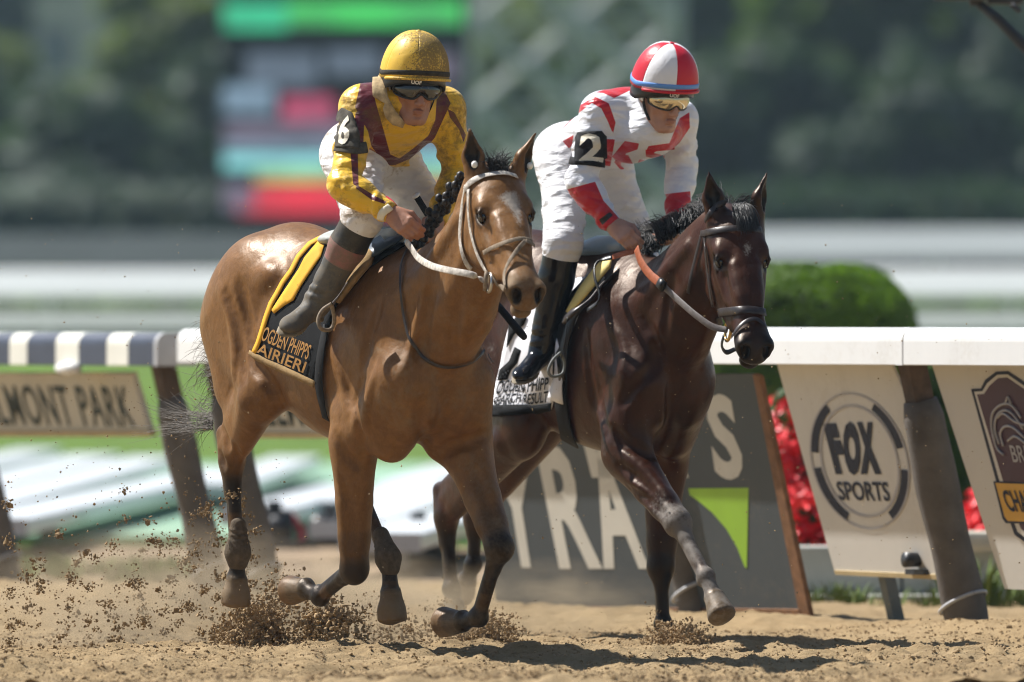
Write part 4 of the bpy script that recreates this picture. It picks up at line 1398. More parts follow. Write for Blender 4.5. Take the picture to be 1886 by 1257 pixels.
# ================================================================== JOCKEYS
def poly_sd(P, poly):
    """signed distance of points (n x 2) to a polygon, positive inside"""
    poly = np.asarray(poly, float); n = len(poly)
    d = np.full(len(P), 1e9); ins = np.zeros(len(P), bool)
    for i in range(n):
        a, b = poly[i], poly[(i + 1) % n]
        e = b - a; w = P - a
        t = np.clip((w @ e) / max(e @ e, 1e-9), 0, 1)
        q = w - t[:, None] * e
        d = np.minimum(d, (q * q).sum(1))
        c = (a[1] > P[:, 1]) != (b[1] > P[:, 1])
        with np.errstate(divide='ignore', invalid='ignore'):
            x = (b[0] - a[0]) * (P[:, 1] - a[1]) / (b[1] - a[1]) + a[0]
        ins ^= c & (P[:, 0] < x)
    d = np.sqrt(d)
    return np.where(ins, d, -d)


def normals_of(v, q):
    n = np.cross(v[q[:, 2]] - v[q[:, 0]], v[q[:, 3]] - v[q[:, 1]])
    N = np.zeros_like(v)
    for k in range(4):
        for d in range(3):
            N[:, d] += np.bincount(q[:, k], n[:, d], len(v))
    return N / (np.linalg.norm(N, axis=1, keepdims=True) + 1e-12)


def cloth_pattern(o, v, q, lane, polys, name='pat', both=False):
    """sewn-on colour panels: distance to the nearest panel edge (in cm or so) kept on the cloth itself"""
    uv = lane.uv(v)
    N = normals_of(v, q)
    w = np.array((0, -1.0, 0)); vw = np.array((w @ np.array(lane.f), w @ np.array(lane.l), 0))
    face = N @ vw
    sdv = np.full(len(v), -40.0)
    for p in polys:
        sdv = np.maximum(sdv, poly_sd(uv, p))
    if not both:
        sdv = np.where(face > -.15, sdv, -40.0)
    vattr(o, name, np.clip(sdv, -40, 40))


def axes_from(fwd, up):
    f = unit(fwd); u = unit(np.asarray(up, float) - f * np.dot(up, f)); l = np.cross(u, f)
    return np.array([f, l, u])


def head_prims(B, c, A):
    P = lambda x, y, z: np.asarray(c, float) + A.T @ np.array((x, y, z), float)
    B.ell(P(-.005, 0, .0), (.098, .078, .10), A, k=.03)
    B.ell(P(.030, 0, -.095), (.066, .060, .092), A, k=.03)
    B.cone(P(-.005, .046, -.115), P(.055, .020, -.182), .024, .022, k=.03, col=(0, 0, 0))
    B.cone(P(-.005, -.046, -.115), P(.055, -.020, -.182), .024, .022, k=.03, col=(0, 0, 0))
    B.ball(P(.076, 0, -.184), .021, k=.025)
    B.cone(P(.090, 0, -.070), P(.117, 0, -.118), .009, .0125, k=.012)
    for s in (-1, 1):
        B.ball(P(.104, .013 * s, -.122), .0095, k=.008)
        B.ball(P(.108, .007 * s, -.131), .003, k=.004, col=(.9, 0, 0))
        B.ell(P(.066, .043 * s, -.102), (.026, .022, .020), A, k=.02)
        B.ell(P(.082, .033 * s, -.064), (.013, .018, .012), A, k=.012, sub=True)
        B.ell(P(-.012, .079 * s, -.082), (.024, .010, .034), A, k=.01)
        B.ell(P(-.008, .086 * s, -.082), (.012, .006, .018), A, k=.006, sub=True)
    B.ell(P(.095, 0, -.1495), (.011, .025, .0058), A, k=.006, col=(.28, 0, 0))
    B.ell(P(.094, 0, -.1605), (.011, .021, .0065), A, k=.006, col=(.28, 0, 0))
    B.cut(P(.106, -.024, -.1553), P(.106, .024, -.1553), .0038, .0038, k=.005, col=(1, 0, 0))
    for s in (-1, 1):
        B.cut(P(.112, .022 * s, -.122), P(.094, .037 * s, -.152), .004, .003, k=.008, col=(.18, 0, 0))
        B.ell(P(.072, .050 * s, -.140), (.020, .012, .022), A, k=.02, sub=True)
        B.cone(P(.02, .052 * s, -.165), P(.068, .026 * s, -.195), .010, .010, k=.02)
    B.ell(P(.095, 0, -.171), (.010, .022, .005), A, k=.008, sub=True)
    return P


def hand_prims(B, w, d, bk, side, grip=1.0, sp=.019):
    """wrist w, direction to the knuckles d, back-of-hand normal bk, side vector towards the thumb"""
    d = unit(d); bk = unit(bk - d * np.dot(bk, d)); sd = unit(side - d * np.dot(side, d) - bk * np.dot(side, bk))
    A = np.array([d, sd, bk])
    B.ell(w + d * .045, (.052, .041, .0165), A, k=.015)
    B.ell(w + d * .012, (.030, .028, .019), A, k=.02)
    ln = (.042, .046, .043, .034)
    for i in range(4):
        o = (1.5 - i) * sp
        kn = w + d * (.086 - .004 * abs(i - 1)) + sd * o
        B.cone(w + d * .03 + sd * o * .6, kn, .011, .0108, k=.010)
        B.ball(kn + bk * .002, .0118, k=.006)
        a = .55 * grip; p = kn; dirs = []
        for L, da, r0, r1 in ((ln[i], .75, .0100, .0092), (ln[i] * .62, 1.0, .0092, .0085), (ln[i] * .52, .8, .0085, .0070)):
            dd = d * math.cos(a) - bk * math.sin(a)
            q = p + dd * L
            B.cone(p, q, r0, r1, k=.005); p = q; a += da * grip
    tb = w + d * .022 + sd * .026 - bk * .006
    t1 = tb + d * .036 + sd * .022 - bk * .014; t2 = t1 + d * .034 - sd * .006 - bk * .012; t3 = t2 + d * .022 - sd * .014 - bk * .008
    B.cone(tb, t1, .0155, .0115, k=.012); B.cone(t1, t2, .0112, .0100, k=.005); B.cone(t2, t3, .0100, .0075, k=.005)


def body_prims(B, J, g=0.0, parts=('torso', 'arms', 'legs'), k=.05):
    """J: joints in the lane's frame, g: how far the cloth stands off the skin"""
    sh, hp = J['sh'], J['hp']
    if 'torso' in parts:
        up = unit(sh - hp); lat = unit(J['sr'] - J['sl']); fr = np.cross(up, lat); fr = fr if fr[2] < 0 else -fr
        A = np.array([lat, fr, up])
        J['A'] = A
        B.ell(lerp(hp, sh, .72), (.165 + g, .105 + g, .20 + g), A, k=k)
        B.ell(lerp(hp, sh, .30), (.135 + g, .095 + g, .20 + g), A, k=k)
        B.ell(lerp(hp, sh, .88) + up * .02, (.185 + g, .085 + g, .09 + g), A, k=k)
        B.ell(hp, (.16 + g, .115 + g, .12 + g), A, k=k)
        B.cone(sh + up * .0, J['hd'] - J['HA'][2] * .11 - J['HA'][0] * .02, .075 + g, .052 + g * .6, k=.03)
    if 'arms' in parts:
        for s in ('r', 'l'):
            B.ball(J['s' + s], .062 + g, k=.05)
            B.cone(J['s' + s], J['e' + s], .058 + g, .043 + g, k=.04)
            B.cone(J['e' + s], lerp(J['e' + s], J['w' + s], .35), .043 + g, .043 + g, k=.03)
            B.cone(lerp(J['e' + s], J['w' + s], .3), J['w' + s], .043 + g, .027 + g * .7, k=.03)
    if 'legs' in parts:
        for s in ('r', 'l'):
            B.cone(lerp(hp, J['h' + s], .6), J['h' + s], .12 + g, .105 + g, k=.05)
            B.cone(J['h' + s], J['k' + s], .100 + g, .062 + g, k=.05)
            B.cone(J['k' + s], lerp(J['k' + s], J['a' + s], .35), .058 + g, .055 + g, k=.03)
            B.cone(lerp(J['k' + s], J['a' + s], .3), J['a' + s], .054 + g, .036 + g, k=.03)


def bands(B, a, b, ra, rb, n, amp, tilt, k=.012, phase=0.3, col=(0, 0, 0)):
    """wrinkles: thin ring-like ridges round a sleeve or trouser leg, uneven and slanting"""
    a = np.asarray(a, float); b = np.asarray(b, float); ax = unit(b - a)
    u = unit(np.cross(ax, (.3, .2, 1.0))); w = np.cross(ax, u)
    for i in range(n):
        t = (i + .5 + .3 * math.sin(i * 2.7 + phase)) / n
        c = lerp(a, b, t); r = ra + (rb - ra) * t
        t0 = phase * 3 + i * 2.1; span = 2.2 + 1.2 * math.sin(i * 1.7 + phase)
        pts = []
        for j in range(7):
            th = t0 + span * (j / 6 - .5)
            pts.append(c + (u * math.cos(th) + w * math.sin(th)) * (r - .004) + ax * tilt * math.sin((th - t0) * 1.0) * .02)
        for j in range(6):
            e = amp * math.sin(math.pi * (j + .1) / 6.2); e2 = amp * math.sin(math.pi * (j + 1.1) / 6.2)
            B.cone(pts[j], pts[j + 1], .002 + e, .002 + e2, k=k, col=col)


def ray_hit(bv, lane, u, v, off=0.0):
    o, d = lane.ray(u, v)
    h = bv.ray_cast(o, d, 100)
    if h[0] is None: return None
    n = h[1] if h[1].dot(d) < 0 else -h[1]
    return np.array(h[0]) + np.array(n) * off, np.array(n)


def print_on(name, bv, lane, st, f, quad, off, m, parent):
    """flat print that follows the cloth below it"""
    uv = quad_map(st, quad); pts = []; ok = []
    for u, v in uv:
        h = ray_hit(bv, lane, u, v, off)
        ok.append(h is not None); pts.append(h[0] if h is not None else (0, 0, 0))
    f = [t for t in f if all(ok[i] for i in t)]
    if not f: return None
    o = mesh_obj(name, pts, f, m, parent)
    return o


def patch_on(name, bv, lane, quad, nu, nv, off, thick, m, parent, smooth=True):
    g = np.array([(i / nu, j / nv) for j in range(nv + 1) for i in range(nu + 1)])
    f = [(j * (nu + 1) + i, j * (nu + 1) + i + 1, (j + 1) * (nu + 1) + i + 1, (j + 1) * (nu + 1) + i) for j in range(nv) for i in range(nu)]
    o = print_on(name, bv, lane, g, f, quad, off, m, parent)
    so = o.modifiers.new('cloth', 'SOLIDIFY'); so.thickness = thick; so.offset = -1
    if smooth: o.data.polygons.foreach_set('use_smooth', np.ones(len(o.data.polygons), dtype=bool))
    return o


# ---- cloth, skin and gear materials
def silk(name, base, panel, mud, mud_amt, rough=.42):
    b = NB(name)
    pat = b.attr('pat').outputs['Fac']
    m = b.ramp(b.math('ADD', b.math('MULTIPLY', pat, .5), .5), [(.40, 0.0), (.60, 1.0)])
    col = b.mix(m, base, panel)
    p2 = b.attr('pat2').outputs['Fac']
    col = b.mix(b.ramp(b.math('ADD', b.math('MULTIPLY', p2, .5), .5), [(.40, 0.0), (.60, 1.0)]), col, (.015, .014, .016))
    oc = b.coord('Object')
    if mud_amt:
        d = b.math('ADD', b.math('MULTIPLY', b.noise(7, 5, .6, oc), .75), b.math('MULTIPLY', b.noise(55, 6, .7, oc), .40))
        mk = b.ramp(d, [(.63 - mud_amt * .1, 0.0), (.74 - mud_amt * .1, 1.0)])
        col = b.mix(b.math('MULTIPLY', mk, .70), col, mud)
        rg = b.mix(mk, (rough,) * 3, (.85,) * 3)
    else:
        rg = rough
    wr = b.noise(9, 3, .5, b.coord('Object', (1, 1, 3.0)), 1.2)
    wv = b.n('ShaderNodeTexWave', wave_type='BANDS', bands_direction='Z'); b.l(oc, wv.inputs['Vector'])
    wv.inputs['Scale'].default_value = 7.5; wv.inputs['Distortion'].default_value = 7.0; wv.inputs['Detail'].default_value = 2.5; wv.inputs['Detail Scale'].default_value = 1.3
    n1 = b.bump(b.math('ADD', wr, b.math('MULTIPLY', wv.outputs['Fac'], .35)), .42, .022)
    n2 = b.bump(b.noise(30, 3, .5, oc, .8), .26, .009, n1)
    b.set(col, rg, n2, .35)
    b.b.inputs['Sheen Weight'].default_value = .15
    return b.m


def breeches_mat(name, mud_amt):
    b = NB(name)
    oc = b.coord('Object')
    col = (.66, .655, .675)
    if mud_amt:
        d = b.math('ADD', b.math('MULTIPLY', b.noise(6, 4, .6, oc), .8), b.math('MULTIPLY', b.noise(60, 6, .7, oc), .34))
        mk = b.ramp(d, [(.64, 0.0), (.72, 1.0)])
        col = b.mix(b.math('MULTIPLY', mk, .70), col, (.25, .175, .10))
    wv = b.n('ShaderNodeTexWave', wave_type='BANDS', bands_direction='Z'); b.l(oc, wv.inputs['Vector'])
    wv.inputs['Scale'].default_value = 7.5; wv.inputs['Distortion'].default_value = 7.0; wv.inputs['Detail'].default_value = 2.5; wv.inputs['Detail Scale'].default_value = 1.3
    n1 = b.bump(b.math('ADD', b.noise(9, 3, .5, b.coord('Object', (1, 1, 3.5)), 1.4), b.math('MULTIPLY', wv.outputs['Fac'], .45)), .45, .020)
    n2 = b.bump(b.noise(40, 2, .5, oc), .12, .004, n1)
    return b.set(col, .55, n2, .35)


def skin_mat(name, tone):
    b = NB(name)
    sp = b.n('ShaderNodeSeparateXYZ'); b.l(b.attr('zone').outputs['Vector'], sp.inputs[0])
    col = b.ramp(b.noise(30, 4, .6), [(.3, tuple(c * .82 for c in tone)), (.7, tone)])
    col = b.mix(b.math('MULTIPLY', b.ramp(b.noise(14, 4, .6), [(.45, 0.0), (.7, 1.0)]), .35), col, (tone[0] * .72, tone[1] * .50, tone[2] * .45))
    col = b.mix(sp.outputs[0], col, (tone[0] * .48, tone[1] * .25, tone[2] * .25))
    n = b.bump(b.noise(220, 3), .2, .002, b.bump(b.noise(60, 3), .18, .004))
    b.set(col, .48, n, .4)
    b.b.inputs['Subsurface Weight'].default_value = .08
    b.b.inputs['Subsurface Radius'].default_value = (.01, .004, .002)
    return b.m


M_BLACK = mat('black_leather', (.012, .012, .013), .35, .2, 20, .15, 120)
M_BLACKCLOTH = mat('black_cloth', (.014, .014, .015), .75, .2, 20, .2, 160)
M_STEEL = mat('steel', (.55, .54, .52), .28, .1, 20, metal=1.0)
M_BRASS = mat('brass', (.60, .42, .16), .3, .1, 20, metal=1.0)
M_CREAM = mat('cream_print', (.66, .61, .49), .6, .08, 30)
M_WHITEPRINT = mat('white_print', (.75, .74, .70), .6, .08, 30)


def helmet(root, lane, c, A, cover, rx=(.137, .124, .128), band_col=None, visor='dark', mud=0.0, panels=None, text_m=None):
    """silk cap over the skull, dark shell rim, goggles with strap and chin strap"""
    P = lambda x, y, z: np.asarray(c, float) + A.T @ np.array((x, y, z), float)
    nu, nv = 48, 16

    def dome(x0, rr, z0, drop_front, name, m, parent, segs=None):
        v = []; f = []
        for j in range(nv + 1):
            t = j / nv * math.pi / 2
            for i in range(nu):
                a = 2 * math.pi * i / nu
                fr = max(0, math.cos(a))
                z = rr[2] * math.sin(t) - (z0 + drop_front * (1 - fr)) * (1 - math.sin(t)) ** 1.0
                puff = 1 + .012 * math.sin(6 * a) * math.sin(2 * t)
                v.append(P(x0 + rr[0] * math.cos(t) ** .85 * math.cos(a) * puff, rr[1] * math.cos(t) ** .85 * math.sin(a) * puff, z))
        for j in range(nv):
            for i in range(nu):
                f.append((j * nu + i, j * nu + (i + 1) % nu, (j + 1) * nu + (i + 1) % nu, (j + 1) * nu + i))
        o = mesh_obj(name, v, f, m, parent, True)
        so = o.modifiers.new('thick', 'SOLIDIFY'); so.thickness = .004; so.offset = 1
        return o
    cv = dome(0.0, rx, .018, .030, 'cap_cover', cover, root)
    M = np.array(cv.data.vertices[0].co)
    loc = np.array([np.asarray(x.co) for x in cv.data.vertices]) - np.asarray(c)
    hl = loc @ A.T
    vattr(cv, 'head', hl)
    # button on the crown and the rolled front edge of the cap
    MB().tube([P(0, 0, rx[2] - .002), P(0, 0, rx[2] + .005), P(0, 0, rx[2] + .008)], [.012, .010, .003], 10).build('cap_button', cover, root, True)

    def ring(r, z_of, a0, a1, n, off=0.0):
        return [P((r[0] + off) * math.cos(a), (r[1] + off) * math.sin(a), z_of(a)) for a in np.linspace(a0, a1, n)]
    zr = lambda a: -.018 - .030 * (1 - max(0, math.cos(a)))
    MB().tube(ring(rx, lambda a: zr(a) - .002, -1.25, 1.25, 28, .006), .0055, 6, flat=([unit(A.T @ np.array((math.cos(a), math.sin(a), -.3))) for a in np.linspace(-1.25, 1.25, 28)], 1.0)).build('cap_brim', cover, root, True)
    # ribbon round the cap
    if band_col is not None:
        nrm = [unit(A.T @ np.array((math.cos(a), math.sin(a), 0))) for a in np.linspace(-math.pi, math.pi, 60)]
        MB().tube(ring(rx, lambda a: zr(a) + .019 if True else 0, -math.pi, math.pi, 60, .003), .0095, 8, flat=(nrm, .25)).build('cap_band', band_col, root, True)
    # hard shell below the silk
    dome(-.004, (rx[0] - .010, rx[1] - .008, .10), .040, .055, 'helmet_shell', M_BLACK, root)
    # goggles: a curved lens standing off the face
    n = 26
    v = []; f = []
    for j in range(9):
        t = j / 8
        for i in range(n + 1):
            a = (i / n - .5) * 2.5
            nose = math.exp(-(a / .20) ** 2) * .022 * (1 - t)
            end = 1 - .35 * abs(a / 1.25) ** 3
            z = -.076 + (t - .5) * .058 * end + nose * .9
            bulge = .008 * math.sin(math.pi * t)
            v.append(P((.112 + bulge) * math.cos(a) ** .8 if abs(a) < 1.5 else 0, (.088 + bulge) * math.sin(a) * 1.0, z))
    for j in range(8):
        for i in range(n):
            f.append((j * (n + 1) + i, j * (n + 1) + i + 1, (j + 1) * (n + 1) + i + 1, (j + 1) * (n + 1) + i))
    gm = NB('goggle_lens_' + visor)
    if visor == 'dark':
        dk = gm.ramp(gm.noise(60, 5, .7), [(.62, (.006, .006, .006)), (.68, (.10, .08, .05))])
        gm.set(dk, .07, None, .9)
    else:
        gm.set((.62, .53, .36), .10, None, .8, .75)
    lens = mesh_obj('goggles', v, f, gm.m, root, True)
    so = lens.modifiers.new('thick', 'SOLIDIFY'); so.thickness = .003
    top = [v[8 * (n + 1) + i] for i in range(n + 1)]; bot = [v[i] for i in range(n + 1)]
    MB().tube(top, .0042, 6).tube(bot, .0036, 6).tube([v[j * (n + 1)] for j in range(9)], .004, 6).tube([v[j * (n + 1) + n] for j in range(9)], .004, 6).build('goggle_frame', M_BLACK, lens, True)
    for s in (-1, 1):
        e = (.112 * math.cos(1.25) ** .8, .088 * math.sin(1.25) * s)
        pts = [P(e[0], e[1], -.074), P(.0, .099 * s, -.066), P(-.05, .104 * s, -.052), P(-.10, .080 * s, -.040), P(-.125, .03 * s, -.035)]
        MB().tube(spline(pts, 6), .011, 8, flat=([unit(A.T @ np.array((-.1, s, 0)))] * 25, .25)).build('goggle_strap', M_BLACKCLOTH, root, True)
        pts = [P(.008, .092 * s, -.045), P(.010, .086 * s, -.10), P(.026, .066 * s, -.155), P(.052, .034 * s, -.197), P(.064, 0, -.209)]
        MB().tube(spline(pts, 6), .0075, 8, flat=([unit(A.T @ np.array((.2, s, -.2)))] * 25, .3)).build('chin_strap', M_BLACKCLOTH, root, True)
    MB().box(P(.010, -.094, -.088), (.016, .004, .020), A).build('strap_buckle', M_STEEL, root)
    # small white letters on the front of the shell
    if text_m is not None:
        st, tf = text_mesh('UOF', .03, ysub=0)
        pts = []
        for s, t in st:
            a = .42 - (s - .5) * -.30 - .42 * 2 + .18
            pts.append(P((rx[0] + .0005) * math.cos(a), (rx[1] + .0025) * math.sin(a), -.043 + t * .014))
        mesh_obj('lettering', pts, tf, text_m, root)
    return P


def boot(root, k, a, toe_dir, up, g, m, m2=None, name='boot'):
    """a tight riding boot: shaft, ankle, foot, heel and sole"""
    B = Body()
    B.chain([k, lerp(k, a, .30), lerp(k, a, .75), a], [.066 + g, .063 + g, .046 + g, .042 + g], .02)
    t = unit(toe_dir); u = unit(up - t * np.dot(up, t)); s = np.cross(u, t); A = np.array([t, s, u])
    B.ball(a - u * .01, .043 + g * .6, k=.03)
    B.ell(a + t * .045 - u * .045, (.075, .040, .038), A, k=.03)
    B.ell(a + t * .135 - u * .062, (.075, .042, .027), A, k=.03)
    B.ell(a - t * .028 - u * .055, (.036, .034, .036), A, k=.02)
    bands(B, lerp(k, a, .80), a, .046 + g, .045 + g, 5, .006, 1.0, .012)
    o, v, q = B.build(name, .0055, m, root)
    vattr(o, 'shaft', ((v - k) @ unit(a - k)) / np.linalg.norm(a - k))
    S = Body()
    S.ell(a + t * .13 - u * .088, (.088, .043, .008), A, k=.01)
    S.cone(a + t * .10 - u * .086, a - t * .05 - u * .088, .012, .012, k=.02, flat=(u, .6))
    S.ell(a - t * .035 - u * .095, (.032, .032, .012), A, k=.008)
    S.build('boot_sole', .006, m2 or M_BLACK, o)
    return o, bvh_of(v, q)
def crop1(*pts): return [(500 + x / 2.924, 30 + y / 2.924) for x, y in pts]
def crop5(*pts): return [(940 + x / 2.565, 70 + y / 2.565) for x, y in pts]


def make_jockey(lane, J, label, skin, silk_m, breech_m, polys, polys2, cap_m, band, visor, boot_m, sole_m, collar):
    root = empty('person', tuple(lane.O), lane.ang, label, 'person', 'jockeys riding the galloping horses')
    HA = J['HA']
    # skin: the whole figure in one surface
    B = Body()
    body_prims(B, J, -.004)
    head_prims(B, J['hd'], HA)
    for s in ('r', 'l'):
        d, bk, sd = J['hand_' + s]
        B.cone(J['w' + s], J['w' + s] + unit(d) * .02, .027, .024, k=.02)
        hand_prims(B, J['w' + s] + unit(d) * .012, d, bk, sd)
    body, v, q = B.build('body', .0048, skin, root)
    # silks
    C = Body()
    body_prims(C, J, .012, ('torso', 'arms'), .045)
    for s in ('r', 'l'):
        C.ball(J['w' + s], .032, k=.02)
        bands(C, lerp(J['s' + s], J['e' + s], .25), J['e' + s], .066, .056, 6, .007, 1.6, .016, .7)
        bands(C, J['e' + s], lerp(J['e' + s], J['w' + s], .95), .056, .042, 8, .007, 1.2, .014, 1.9)
    A = J['A']
    for c0, r0 in J.get('sag', []):
        C.ell(c0, (r0, r0 * .8, r0), A, k=.06)
    for i in range(7):
        t = .22 + .10 * i; y = (-.10 + .035 * i) * (1 if i % 2 else -1)
        c = lerp(J['hp'], J['sh'], t) + A[1] * .100
        C.cone(c + A[0] * (y - .05) - A[2] * .02, c + A[0] * (y + .05) + A[2] * .02, .006, .010, k=.025)
    # cut the jersey off above the wrists and at the neck
    up = unit(J['hd'] - J['sh'])
    for s in ('r', 'l'):
        ax = unit(J['w' + s] - J['e' + s])
        C.cut(J['w' + s] + ax * .028, J['w' + s] + ax * .09, .034, .05, k=.004)
    C.ell(J['hd'], (.125, .112, .135), HA, k=.01, sub=True)
    jer, jv, jq = C.build('jersey', .0055, silk_m, root)
    cloth_pattern(jer, jv, jq, lane, polys)
    cloth_pattern(jer, jv, jq, lane, polys2, 'pat2')
    bj = bvh_of(jv, jq)
    # breeches
    D = Body()
    hp = J['hp']
    D.ell(hp - A[2] * .02, (.165, .122, .125), A, k=.05)
    D.ell(lerp(J['hp'], J['sh'], .16), (.142, .10, .10), A, k=.05)
    for s in ('r', 'l'):
        kn = J['k' + s]; hh = J['h' + s]
        D.ell(lerp(hp, hh, .7) - A[1] * .045 - A[2] * .03, (.105, .105, .115), A, k=.05)
        D.cone(lerp(hp, hh, .6), hh, .126, .110, k=.05)
        D.cone(hh, kn, .101, .073, k=.05)
        D.cone(kn, lerp(kn, J['a' + s], J.get('hem', .26)), .072, .066, k=.03)
        bands(D, lerp(hh, kn, .1), lerp(hh, kn, .98), .100, .073, 9, .0065, 1.6, .012, 1.1)
        bands(D, lerp(hh, kn, .85), lerp(kn, J['a' + s], J.get('hem', .26) - .02), .075, .068, 6, .0065, .8, .009, 2.4)
    br, bv_, bq = D.build('breeches', .0065, breech_m, root)
    bb = bvh_of(bv_, bq)
    # boots
    boots = {}
    for s in ('r', 'l'):
        bo, bvv = boot(root, lerp(J['k' + s], J['a' + s], .06), J['a' + s], J['toe_' + s], unit(J['k' + s] - J['a' + s]), .006, boot_m, sole_m)
        boots[s] = (bo, bvv)
    helmet(root, lane, J['hd'], HA, cap_m, band_col=band, visor=visor, text_m=M_WHITEPRINT)
    # collar
    if collar is not None:
        c = J['hd'] - HA[2] * .175 - HA[0] * .010
        ring = [c + HA[0] * (.088 * math.cos(t)) + HA[1] * (.082 * math.sin(t)) - HA[2] * .018 * math.cos(t) for t in np.linspace(0, 2 * math.pi, 25)]
        MB().tube(ring, .020, 8, cap=False, flat=([unit(p - c) for p in ring], .35)).build('collar', collar, root, True)
    return root, bj, bb, boots, body, (jv, jq)


# ---- the rider in mud-spattered yellow
H = LC.H
J = dict(sh=H(745, 197, 0), hp=H(672, 285, 0), sr=H(664, 198, -.165), sl=H(818, 200, .165), er=H(634, 342, -.32), el=H(846, 322, .25),
         wr=H(716, 390, -.215), wl=H(806, 400, .12), hr=H(654, 299, -.10), hl=H(712, 285, .10), kr=H(668, 402, -.215), kl=H(800, 398, .22),
         ar=H(588, 552, -.30), al=V(-.25, .27, 1.33), hd=H(765, 122, -.01))
J['HA'] = axes_from(V(.94, -.22, -.22), V(.25, -.02, 1))
J['hand_r'] = (H(762, 428, -.17) - J['wr'], V(-.1, -.80, .60), V(.6, -.1, .5))
J['hand_l'] = (V(.5, -.4, -.5), V(.3, .75, .55), V(.6, .1, .5))
J['hem'] = .10
J['toe_r'] = V(.40, -.84, -.28); J['toe_l'] = V(.8, .10, -.2)
POLY_Y = [crop1((555, 335), (480, 358), (450, 490), (520, 620), (538, 700), (612, 803), (665, 803), (745, 770), (810, 740), (880, 655), (965, 470), (930, 400), (890, 450), (882, 560), (845, 645), (765, 712), (690, 768), (640, 745), (600, 600), (560, 460), (548, 400)),
          crop1((455, 510), (500, 560), (495, 690), (432, 690)), crop1((425, 730), (465, 730), (470, 925), (440, 905)), crop1((470, 915), (560, 970), (620, 1000), (610, 1012), (540, 990), (450, 925)),
          crop1((950, 500), (985, 520), (1048, 640), (1035, 680), (1010, 610), (960, 545))]
M_SILK_Y = silk('yellow_silk', (.70, .42, .018), (.105, .010, .018), (.14, .090, .030), .42, .34)
M_BR_Y = breeches_mat('muddy_white_breeches', 1.0)
M_BR_W = breeches_mat('clean_white_breeches', 0.0)
M_SKIN = skin_mat('skin_tan', (.40, .20, .13)); M_SKIN2 = skin_mat('skin_fair', (.50, .28, .20))


def cap_mat(name, kind):
    b = NB(name)
    sp = b.n('ShaderNodeSeparateXYZ'); b.l(b.attr('head').outputs['Vector'], sp.inputs[0])
    oc = b.coord('Object')
    ang = b.math('ARCTAN2', sp.outputs[1], sp.outputs[0])
    if kind == 'yellow':
        d = b.math('ADD', b.math('MULTIPLY', b.noise(8, 4, .6, oc), .40), b.math('MULTIPLY', b.noise(120, 5, .75, oc), .60))
        fr = b.math('MULTIPLY', b.math('ADD', b.math('MULTIPLY', sp.outputs[1], 1.3), b.math('MULTIPLY', sp.outputs[0], .6)), .9)
        d = b.math('ADD', d, fr)
        mk = b.ramp(d, [(.50, 0.0), (.56, 1.0)])
        col = b.mix(b.math('MULTIPLY', mk, .85), (.66, .42, .05), (.17, .115, .045))
        rough = b.mix(mk, (.45,) * 3, (.85,) * 3)
    else:
        w = b.math('PINGPONG', b.math('ADD', ang, .70), math.pi / 3)
        m = b.ramp(w, [(.50, 0.0), (.54, 1.0)])
        m = b.math('GREATER_THAN', b.math('SINE', b.math('MULTIPLY', b.math('ADD', ang, 1.28), 3.0)), 0.0)
        col = b.mix(m, (.55, .012, .030), (.76, .75, .77)); rough = .4
    # seams
    sm = b.math('ABSOLUTE', b.math('SINE', b.math('MULTIPLY', b.math('ADD', ang, 1.28), 3.0)))
    n0 = b.bump(b.ramp(sm, [(0, 0.0), (.10, 1.0)]), .5, .004)
    n1 = b.bump(b.noise(20, 3, .5, oc, .8), .25, .01, n0)
    return b.set(col, rough, n1, .4)


M_CAP_Y = cap_mat('yellow_cap', 'yellow'); M_CAP_R = cap_mat('red_white_cap', 'red')
M_MUDBLACK = mat('muddy_band', (.040, .035, .028), .8, .5, 40)


def muddy_boot(name):
    b = NB(name)
    oc = b.coord('Object')
    d = b.math('ADD', b.math('MULTIPLY', b.noise(9, 5, .6, oc), .7), b.math('MULTIPLY', b.noise(70, 5, .7, oc), .4))
    mk = b.ramp(d, [(.46, 0.0), (.60, 1.0)])
    t = b.attr('shaft').outputs['Fac']
    band = b.ramp(t, [(.0, (.012, .011, .010)), (.265, (.012, .011, .010)), (.275, (.24, .09, .08)), (.50, (.20, .10, .08)), (.51, (.05, .05, .048)), (1.0, (.05, .05, .048))], 'CONSTANT')
    col = b.mix(b.math('MULTIPLY', mk, b.ramp(t, [(.2, .25), (.3, .66)])), band, (.16, .13, .09))
    return b.set(col, b.mix(mk, (.3,) * 3, (.9,) * 3), b.bump(d, .3, .006), .5)


M_BOOT_MUD = muddy_boot('muddy_boot_leather')
M_BOOT_SHINE = mat('patent_boot', (.006, .006, .008), .16, .2, 12, .10, 25, spec=.4)
M_SOLE = mat('boot_sole_tan', (.24, .20, .14), .7, .2, 30)
M_COLLAR = mat('muddy_sheepskin', (.40, .30, .17), .9, .35, 40, .5, 150)
rider_y, BJ_Y, BB_Y, BOOT_Y, BODY_Y, JY = make_jockey(LC, J, 'jockey in mud-spattered yellow and maroon silks with dark goggles riding the chestnut', M_SKIN, M_SILK_Y, M_BR_Y, POLY_Y, [[(0, 0), (1, 0), (1, 1)]], M_CAP_Y, M_MUDBLACK, 'dark', M_BOOT_MUD, M_SOLE, None)
JYJ = J

